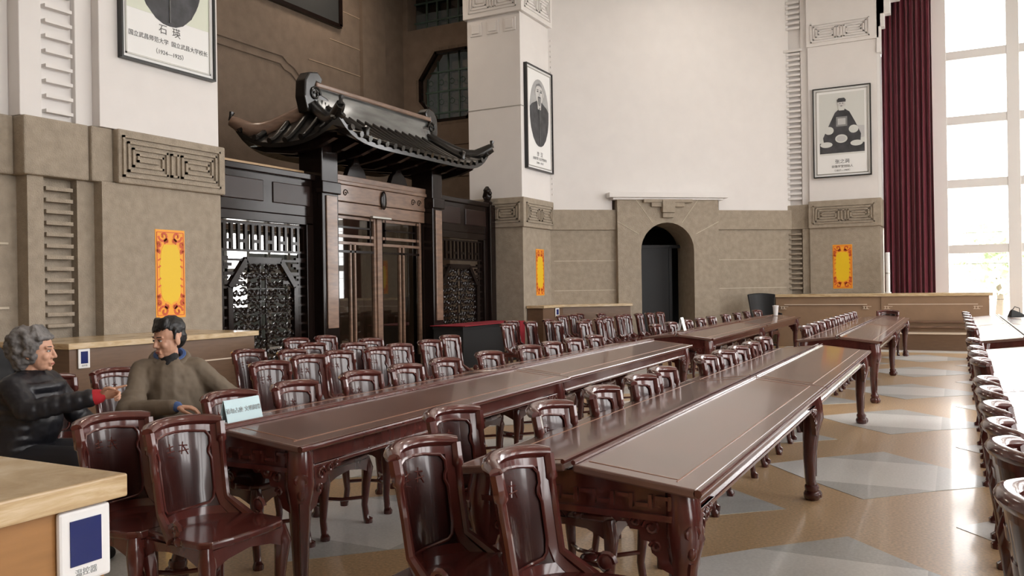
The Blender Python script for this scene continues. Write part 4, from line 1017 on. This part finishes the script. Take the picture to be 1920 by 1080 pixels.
# ------------------------------------------------------------------ small things
t = empty('office_chair', (-4.0, 20.25, 0), R(-62), 'black padded office armchair at the left end of the far counter', 'chair')
q = MB(); q.slab(lambda s, v, o: (-.22 - .10 * v + .12 * s * s + o, s * (.24 + .09 * v), .55 + .72 * v + .03 * (1 - s * s)), lin(-1, 1, 9), lin(0, 1, 6), .08); q.build('backrest', BLACKL, t, smooth=True, bevel=.02)
MB().box(-.26, -.27, .42, .26, .27, .53).build('seat', BLACKL, t, bevel=.04)
for s in (-1, 1): MB().tube([(-.2, s * .33, .82), (.14, s * .37, .80), (.18, s * .36, .66), (.10, s * .30, .48)], .032, 7).build('armrest', BLACKL, t)
MB().tube([(0, 0, .10), (0, 0, .44)], .03, 8).build('column', BLACKL, t)
for k in range(5):
    a = k * 2 * PI / 5; MB().tube([(0, 0, .11), (.28 * cos(a), .28 * sin(a), .07), (.28 * cos(a), .28 * sin(a), 0)], [.025, .02, .028], 6).build('caster_leg', BLACKL, t)
t = empty('paper_cup', (-3.42, 18.6, .832), 0, 'white paper cup standing on the farthest left table', 'cup')
MB().lathe([(.045, 0), (.062, .20), (.066, .205), (.06, .2), (.05, .19)]).build('cup_body', PAPER, t)
MB().lathe([(.064, .19), (.068, .215), (.02, .222)]).build('cup_lid', PLASW, t)
t = empty('table_tent', (-3.72, 12.6, .815), R(2), 'blank white sheet stand on the third left table', 'sign')
q = MB(); q.beam((.03, -.07, .0), (0, -.07, .20), .002, .002); t_ = q
MB().add([(.05, -.08, 0), (.05, .08, 0), (0, .08, .20), (0, -.08, .20), (.053, -.08, 0), (.053, .08, 0), (.003, .08, .203), (.003, -.08, .203)], [(0, 1, 2, 3), (7, 6, 5, 4), (0, 4, 5, 1), (2, 6, 7, 3), (0, 3, 7, 4), (1, 5, 6, 2)]).build('front_leaf', PAPER, t)
MB().add([(-.05, -.08, 0), (-.05, .08, 0), (0, .08, .20), (0, -.08, .20), (-.053, -.08, 0), (-.053, .08, 0), (-.003, .08, .203), (-.003, -.08, .203)], [(0, 1, 2, 3), (7, 6, 5, 4), (0, 4, 5, 1), (2, 6, 7, 3), (0, 3, 7, 4), (1, 5, 6, 2)]).build('rear_leaf', PAPER, t)
t = empty('name_card', (-3.33, 3.22, .834), R(1), 'pale blue lettered card standing on the near left table', 'sign')
cw, ch = .125, .115
MB().add([(.03, -cw, 0), (.03, cw, 0), (0, cw, ch), (0, -cw, ch), (.033, -cw, 0), (.033, cw, 0), (.003, cw, ch + .002), (.003, -cw, ch + .002)], [(0, 1, 2, 3), (7, 6, 5, 4), (0, 4, 5, 1), (2, 6, 7, 3), (0, 3, 7, 4), (1, 5, 6, 2)]).build('front_leaf', PAPER_B, t)
MB().add([(-.03, -cw, 0), (-.03, cw, 0), (0, cw, ch), (0, -cw, ch), (-.033, -cw, 0), (-.033, cw, 0), (-.003, cw, ch + .002), (-.003, -cw, ch + .002)], [(0, 1, 2, 3), (7, 6, 5, 4), (0, 4, 5, 1), (2, 6, 7, 3), (0, 3, 7, 4), (1, 5, 6, 2)]).build('rear_leaf', PAPER_B, t)
tl = _m.atan2(.03, ch)
mw = Matrix.Translation((.020, 0, ch * .52)) @ Matrix.Rotation(-tl, 4, 'Y') @ BX
text_mesh('lettering', '请勿占座 文明阅览', .030, INKL, t, mw)
t = empty('black_bag', (1.05, 18.3, .82), R(20), 'small black bag lying on the farthest right table', 'bag')
MB().add([(-.18, -.10, 0), (.18, -.10, 0), (.2, .10, 0), (-.16, .10, 0), (-.14, -.06, .16), (.0, -.05, .10), (.04, .06, .07), (-.12, .07, .13)], [(3, 2, 1, 0), (4, 5, 6, 7), (0, 1, 5, 4), (1, 2, 6, 5), (2, 3, 7, 6), (3, 0, 4, 7)]).build('bag_body', BLACKL, t, bevel=.015)
MB().tube([(-.10, 0, .14), (-.06, 0, .2), (.02, 0, .17), (.03, 0, .08)], .008, 6).build('handle', BLACKL, t)
# table with a crimson cloth before the right wing
t = empty('side_table', (-8.5, 14.62, 0), 0, 'black side table before the right lattice wing', 'table')
MB().box(-.34, -1.2, .74, .34, 1.2, .79).build('tabletop', BLACKL, t)
q = MB(); q.box(-.33, -1.18, 0, .33, 1.18, .74); q.build('black_box_base', BLACK, t)  # plain black box fills the space below the tabletop
def cl(u, v, o):
    y = -1.22 + 2.46 * u; x = -.38 + .78 * v; z = .80
    return (x, y, z + o)
q = MB(); q.slab(cl, lin(0, 1, 20), lin(0, 1, 4), .012); q.box(-.38, 1.225, .10, .40, 1.238, .81); q.box(.385, 1.02, .12, .398, 1.236, .81)
for k in range(12): pass
c_ = q.build('red_tablecloth', REDC); c_.location = (-8.5, 14.62, 0); tag(c_, 'crimson cloth spread over the black side table, hanging at its end', 'tablecloth')
t = empty('black_bag', (-7.05, 17.0, 0), 0, 'black bag on the loose chairs right of the corner counter', 'bag')
bpy.data.objects.remove(t)

# ------------------------------------------------------------------ people
def limb(q, pts, rs):
    for i in range(len(pts) - 1): q.capsule(pts[i], pts[i + 1], rs[i], rs[i + 1], 12, 4)
def head(base_q, c, F, U, sc=1.0, female=False):
    """returns transform point function; c = head centre, F = face direction, U = up"""
    F = F.normalized(); Sd = F.cross(U).normalized(); U = Sd.cross(F).normalized()
    rot = Matrix((F, Sd, U)).transposed()
    W = lambda f, s, u: c + (F * f + Sd * s + U * u) * sc
    q = base_q
    q.ell(W(-.012, 0, .035), .094 * sc, .076 * sc, .088 * sc, 22, 14, rot)         # cranium
    q.ell(W(.024, 0, -.018), .062 * sc, .064 * sc, .080 * sc, 18, 12, rot)         # face
    q.ell(W(.034, 0, -.072), .042 * sc, .042 * sc, .030 * sc, 14, 9, rot)         # jaw
    q.ell(W(.070, 0, -.088), .015 * sc, .020 * sc, .014 * sc, 10, 7, rot)         # chin
    for s in (-1, 1):
        q.ell(W(.058, s * .036, -.022), .024 * sc, .022 * sc, .024 * sc, 10, 7, rot)  # cheek
        q.capsule(W(.080, s * .012, .027), W(.072, s * .045, .027), .009 * sc, .008 * sc, 8, 3)  # brow
        q.ell(W(-.008, s * .076, -.008), .019 * sc, .009 * sc, .030 * sc, 10, 7, rot)  # ear
        q.ell(W(.088, s * .012, -.028), .009 * sc, .009 * sc, .008 * sc, 8, 6, rot)    # nostril
    q.capsule(W(.084, 0, .016), W(.100, 0, -.022), .008 * sc, .0115 * sc, 8, 3)      # nose
    q.capsule(W(.083, -.018, -.056), W(.083, .018, -.056), .007 * sc, .007 * sc, 8, 3)
    q.capsule(W(.081, -.014, -.067), W(.081, .014, -.067), .008 * sc, .008 * sc, 8, 3)
    return W, rot
def hand(q, wrist, D, N, curls, sc=1.0, thumb_side=1):
    """D along hand, N palm normal (away from the palm's back)"""
    D = D.normalized(); N = (N - D * N.dot(D)).normalized(); T = D.cross(N).normalized() * thumb_side
    W = lambda d, t, n: wrist + (D * d + T * t + N * n) * sc
    for k, t_ in enumerate((.030, .010, -.010, -.029)):
        q.capsule(W(.005, t_ * .55, 0), W(.088 - abs(k - 1) * .004, t_, 0), .0135 * sc, .0105 * sc, 8, 3)
    lens = (.072, .080, .074, .058)
    for k, t_ in enumerate((.030, .010, -.010, -.029)):
        p = W(.088 - abs(k - 1) * .004, t_, 0); an = 0; L = lens[k] * sc; r0 = .0095 * sc; cu = curls[k]
        for seg, fr in enumerate((.45, .32, .25)):
            an += cu * (.75 if seg == 0 else 1.1); d = D * cos(an) + N * sin(an); n_ = p + d * L * fr
            q.capsule(p, n_, r0, r0 * .9, 8, 3); p = n_; r0 *= .9
    p = W(.022, .030, .006); a = W(.052, .056, .016); b_ = W(.082, .062, .026); c3 = W(.104, .052, .034)
    q.capsule(W(.01, .012, 0), a, .015 * sc, .012 * sc, 8, 3); q.capsule(a, b_, .012 * sc, .010 * sc, 8, 3); q.capsule(b_, c3, .010 * sc, .008 * sc, 8, 3)
def folds(o, st_, size):
    tx = bpy.data.textures.new('cloth_folds', 'CLOUDS'); tx.noise_scale = size; tx.noise_depth = 2
    m_ = o.modifiers.new('folds', 'DISPLACE'); m_.texture = tx; m_.strength = st_; m_.mid_level = .5; m_.texture_coords = 'LOCAL'
def person(name, label, hip, Fd, Hd, head_c, shz, handR, elbR, handL, elbL, dR, dL, cR, cL, NR, NL, style, lean=0):
    base = Vector((hip[0], hip[1], 0)); t = empty(name, base, 0, label, 'person')
    Fd = Vector((*Fd, 0)).normalized(); Sd = Vector((Fd.y, -Fd.x, 0)); U = Vector((0, 0, 1))     # Sd = the figure's right
    hipc = Vector(hip) - base; sh = Vector(head_c) - base; shc = Vector((sh.x, sh.y, shz)) - Fd * .03
    sw = .160 if style == 'woman' else .168
    shR, shL = shc + Sd * sw, shc - Sd * sw
    HC = Vector(head_c) - base; handR = Vector(handR) - base; handL = Vector(handL) - base; elbR = Vector(elbR) - base; elbL = Vector(elbL) - base
    body = MB()
    W, rot = head(body, HC, Vector((*Hd[:2], Hd[2])), U, 1.08)
    limb(body, [HC + U * -.05 - Fd * .02, shc + U * .03], [.052, .060])
    limb(body, [shc - U * .03, shc - U * .22, hipc + U * .16, hipc + U * .02], [.115, .120, .110, .125])
    limb(body, [shR, shc, shL], [.05, .06, .05])
    kn, ft = [], []
    for s, a in ((1, .12), (-1, .12)):
        h0 = hipc + Sd * s * .09; k0 = hipc + Sd * s * .13 + Fd * .42 + U * .02; f0 = Vector((k0.x, k0.y, .08)) + Fd * .03
        kn.append(k0); ft.append(f0); limb(body, [h0, k0], [.085, .060]); limb(body, [k0, f0], [.055, .035]); body.capsule(f0 - U * .03, f0 + Fd * .13 - U * .045, .036, .028)
    for sp, el_, hd, D_, N_, cu, ts in ((shR, elbR, handR, dR, NR, cR, -1), (shL, elbL, handL, dL, NL, cL, 1)):
        limb(body, [sp, el_], [.048, .038]); limb(body, [el_, hd], [.038, .026]); hand(body, hd, Vector(D_), Vector(N_), cu, 1.0, ts)
    bo = body.build('body', SKIN, t, remesh=.0042)
    # eyes, brows, mouth
    q = MB(); q2 = MB(); q3 = MB()
    for s in (-1, 1):
        q.ell(W(.077, s * .031, .008), .008, .014, .0065, 10, 7, rot); q2.ell(W(.084, s * .031, .008), .003, .0055, .006, 8, 6, rot)
        q2.capsule(W(.086, s * .016, .031), W(.078, s * .046, .032), .0035, .0025, 6, 2); q2.capsule(W(.085, s * .019, .014), W(.078, s * .043, .013), .002, .002, 6, 2)
    q.build('eyes', WHITEEYE, t); q2.build('eyebrows', HAIRB, t); q3.capsule(W(.0885, -.017, -.0615), W(.0885, .017, -.0615), .0045, .0045, 8, 3); q3.build('lips', LIPM, t)
    # hair
    q = MB(); rnd = random.Random(9)
    if style == 'man':
        q.ell(W(-.024, 0, .062), .096, .085, .090, 20, 12, rot); q.ell(W(-.050, 0, .012), .062, .080, .085, 16, 10, rot)
        for k in range(26):
            a = -1.1 + 2.2 * k / 25; q.capsule(W(.02 + .02 * cos(a), .05 * sin(a), .124), W(.072 * cos(a) + .012, .074 * sin(a), .078 - .012 * sin(a * 1.3 + .6) + rnd.uniform(-.012, .010)), .022, .006, 6, 2)
        for s in (-1, 1): q.capsule(W(.0, s * .078, .06), W(.012, s * .078, .01), .014, .008, 6, 2)
        folds(q.build('hair', HAIRB, t, remesh=.005), .009, .03)
    else:
        q.ell(W(-.030, 0, .050), .108, .100, .096, 20, 12, rot); q.ell(W(-.060, 0, -.02), .070, .095, .100, 16, 10, rot)
        for k in range(90):
            a = rnd.uniform(.9, 2 * PI - .9); u = rnd.uniform(-.9, .95); r_ = (1 - u * u) ** .5
            q.ell(W(-.035 + .098 * r_ * cos(a), .098 * r_ * sin(a), .035 + .098 * u), .026, .026, .024, 8, 6)
        for k in range(12):
            a = -1.1 + 2.2 * k / 11; q.capsule(W(.01, .06 * sin(a), .13), W(.060 * cos(a) + .015, .088 * sin(a), .078), .022, .014, 6, 2)
        folds(q.build('hair', HAIRG, t, remesh=.006), .020, .03)
    # jacket
    q = MB(); th = .030 if style == 'woman' else .026
    limb(q, [shc - U * .05, shc - U * .22, hipc + U * .14, hipc + U * .03], [.135 + th * .6, .140 + th, .135 + th, .145 + th * .8])
    for s in (1, -1): limb(q, [shc + Sd * s * .07 - U * .06, hipc + Sd * s * .08 + U * .08], [.10 + th, .11 + th]); 
    limb(q, [shR, shc + U * .015, shL], [.058 + th * .7, .062 + th * .6, .058 + th * .7])
    for sp, el_, hd in ((shR, elbR, handR), (shL, elbL, handL)):
        e2 = hd + (el_ - hd).normalized() * .03
        if style == 'woman':
            for (p0, p1, r0, r1, n_) in ((sp, el_, .078, .066, 6), (el_, e2, .066, .052, 6)):
                for k in range(n_):
                    c1_ = p0.lerp(p1, (k + .5) / n_); q.ell(c1_, (r0 + (r1 - r0) * k / n_) * 1.0, (r0 + (r1 - r0) * k / n_) * 1.0, (r0 + (r1 - r0) * k / n_) * 1.0, 12, 8)
        else:
            limb(q, [sp, sp.lerp(el_, .5) , el_], [.074, .068, .064]); limb(q, [el_, el_.lerp(e2, .5), e2], [.064, .058, .048])
            for k, f in enumerate((.75, .9, 1.0)): q.capsule(sp.lerp(el_, f) + Sd * .008, sp.lerp(el_, f) - Sd * .008, .076, .076)
    if style == 'woman':
        for k in range(7): z = hipc.z + .08 + k * .058; c1_ = hipc.lerp(shc, (z - hipc.z) / max(.01, (shc.z - hipc.z))); q.tube([c1_ + (Fd * cos(a) * .148 + Sd * sin(a) * .183) for a in [2 * PI * i / 20 for i in range(20)]], .031, 8, closed=True)
        q.tube([HC - U * .150 - Fd * .025 + (Fd * cos(a) * .055 + Sd * sin(a) * .065) for a in [2 * PI * i / 16 for i in range(16)]], .026, 8, closed=True)
        folds(q.build('jacket', PUFF, t, remesh=.008), .008, .05)
        cf_ = MB(); e2 = handR + (elbR - handR).normalized() * .012; cf_.capsule(e2 + (elbR - handR).normalized() * .02, e2, .046, .042, 14, 3); cf_.build('red_cuff', REDCUFF, t)
    else:
        folds(q.build('jacket', JACK, t, remesh=.008), .022, .11)
        h = MB(); h.tube([shc - Fd * .02 + U * .070 + (Fd * (cos(a) * .085) + Sd * sin(a) * .105) - U * (.045 * cos(a)) for a in [2 * PI * i / 18 for i in range(18)]], .032, 8, closed=True); h.ell(shc - Fd * .10 + U * .035, .06, .10, .055, 12, 8, Matrix((Fd, Sd, U)).transposed()); h.build('hood', JACK, t, remesh=.008)
        h = MB(); h.tube([shc - Fd * .022 + U * .088 + (Fd * (cos(a) * .074) + Sd * sin(a) * .088) - U * (.040 * cos(a)) for a in [2 * PI * i / 18 for i in range(18)]], .022, 8, closed=True); h.build('hood_lining', JACKB, t)
        h = MB(); limb(h, [HC - U * .125 - Fd * .012, shc + U * .035 + Fd * .025], [.062, .080]); h.capsule(shc + Fd * .01 + U * .035, shc + Fd * .055 + U * .022, .070, .062); h.build('dark_sweater', BLACK, t, remesh=.006)
        h = MB(); h.capsule(handR + (elbR - handR).normalized() * .02, handR, .036, .034, 12, 3); h.capsule(handL + (elbL - handL).normalized() * .02, handL, .036, .034, 12, 3); h.build('sleeve_lining', JACKB, t)
    q = MB()
    for h0, k0, f0 in ((hipc + Sd * .09, kn[0], ft[0]), (hipc - Sd * .09, kn[1], ft[1])): limb(q, [h0, k0], [.105, .078]); limb(q, [k0, f0 + U * .02], [.075, .055])
    limb(q, [hipc + Sd * .06, hipc - Sd * .06], [.13, .13]); q.build('trousers', TROU, t, remesh=.01)
    q = MB()
    for f0 in ft: q.capsule(f0 - U * .03, f0 + Fd * .15 - U * .038, .046, .038, 12, 4); q.box(f0.x - .045, f0.y - .045, 0, f0.x + .045, f0.y + .045, .03)
    q.build('shoes', BLACKL, t, remesh=.008)
    return t
# the man in the olive jacket (in his own chair, turned to the woman)
mF = (.72, -.69)
person('person', 'person in olive-brown jacket seated facing left, dark short hair, hand resting', (-4.60, 3.92, .57), mF, (-.12, -.99, -.16), (-4.57, 3.80, 1.205), 1.005,
       (-4.21, 3.55, .815), (-4.56, 3.49, .78), (-4.02, 3.80, .70), (-4.26, 4.16, .72), (.75, .55, -.1), (.3, -.6, -.1), (.45, .45, .5, .5), (.5, .5, .5, .5), (0, 0, -1), (0, 0, -1), 'man')
chair(-4.60 - .19 - .05, 3.92 + .17, R(-43.8), 'chair the man in the olive jacket sits on')
wF = (.88, .40)
person('person', 'person with grey curly hair in black quilted jacket, seated and pointing right', (-4.86, 2.98, .55), wF, (.80, .60, -.02), (-4.765, 3.02, 1.175), 0.985,
       (-4.34, 3.13, .925), (-4.60, 2.86, .86), (-4.35, 3.35, .64), (-4.75, 3.32, .72), (.80, .55, .22), (.9, .1, -.1), (.0, .95, 1.0, 1.0), (.4, .4, .4, .4), (.45, -.65, -.6), (0, 0, -1), 'woman')
chair(-4.86 - .27, 2.98 - .11, R(23), 'chair the woman in the black jacket sits on')
chair(-5.66, 3.22, R(0), 'dark chair at the left picture edge, behind the woman')
t = empty('coat', (-5.64, 3.22, 0), 0, 'black coat draped high over the chair at the left picture edge', 'coat')
q = MB(); q.ell((-.0, 0, .82), .14, .27, .30, 16, 10); q.capsule((.0, -.20, 1.06), (.0, .20, 1.06), .09, .09); q.ell((.0, 0, 1.13), .08, .12, .09, 14, 8); folds(q.build('coat_body', BLACK, t, remesh=.012), .02, .1)
q = MB(); q.capsule((.05, .22, 1.0), (.08, .26, .55), .06, .05); q.capsule((.05, -.22, 1.0), (.08, -.26, .55), .06, .05); q.build('coat_sleeves', BLACK, t)
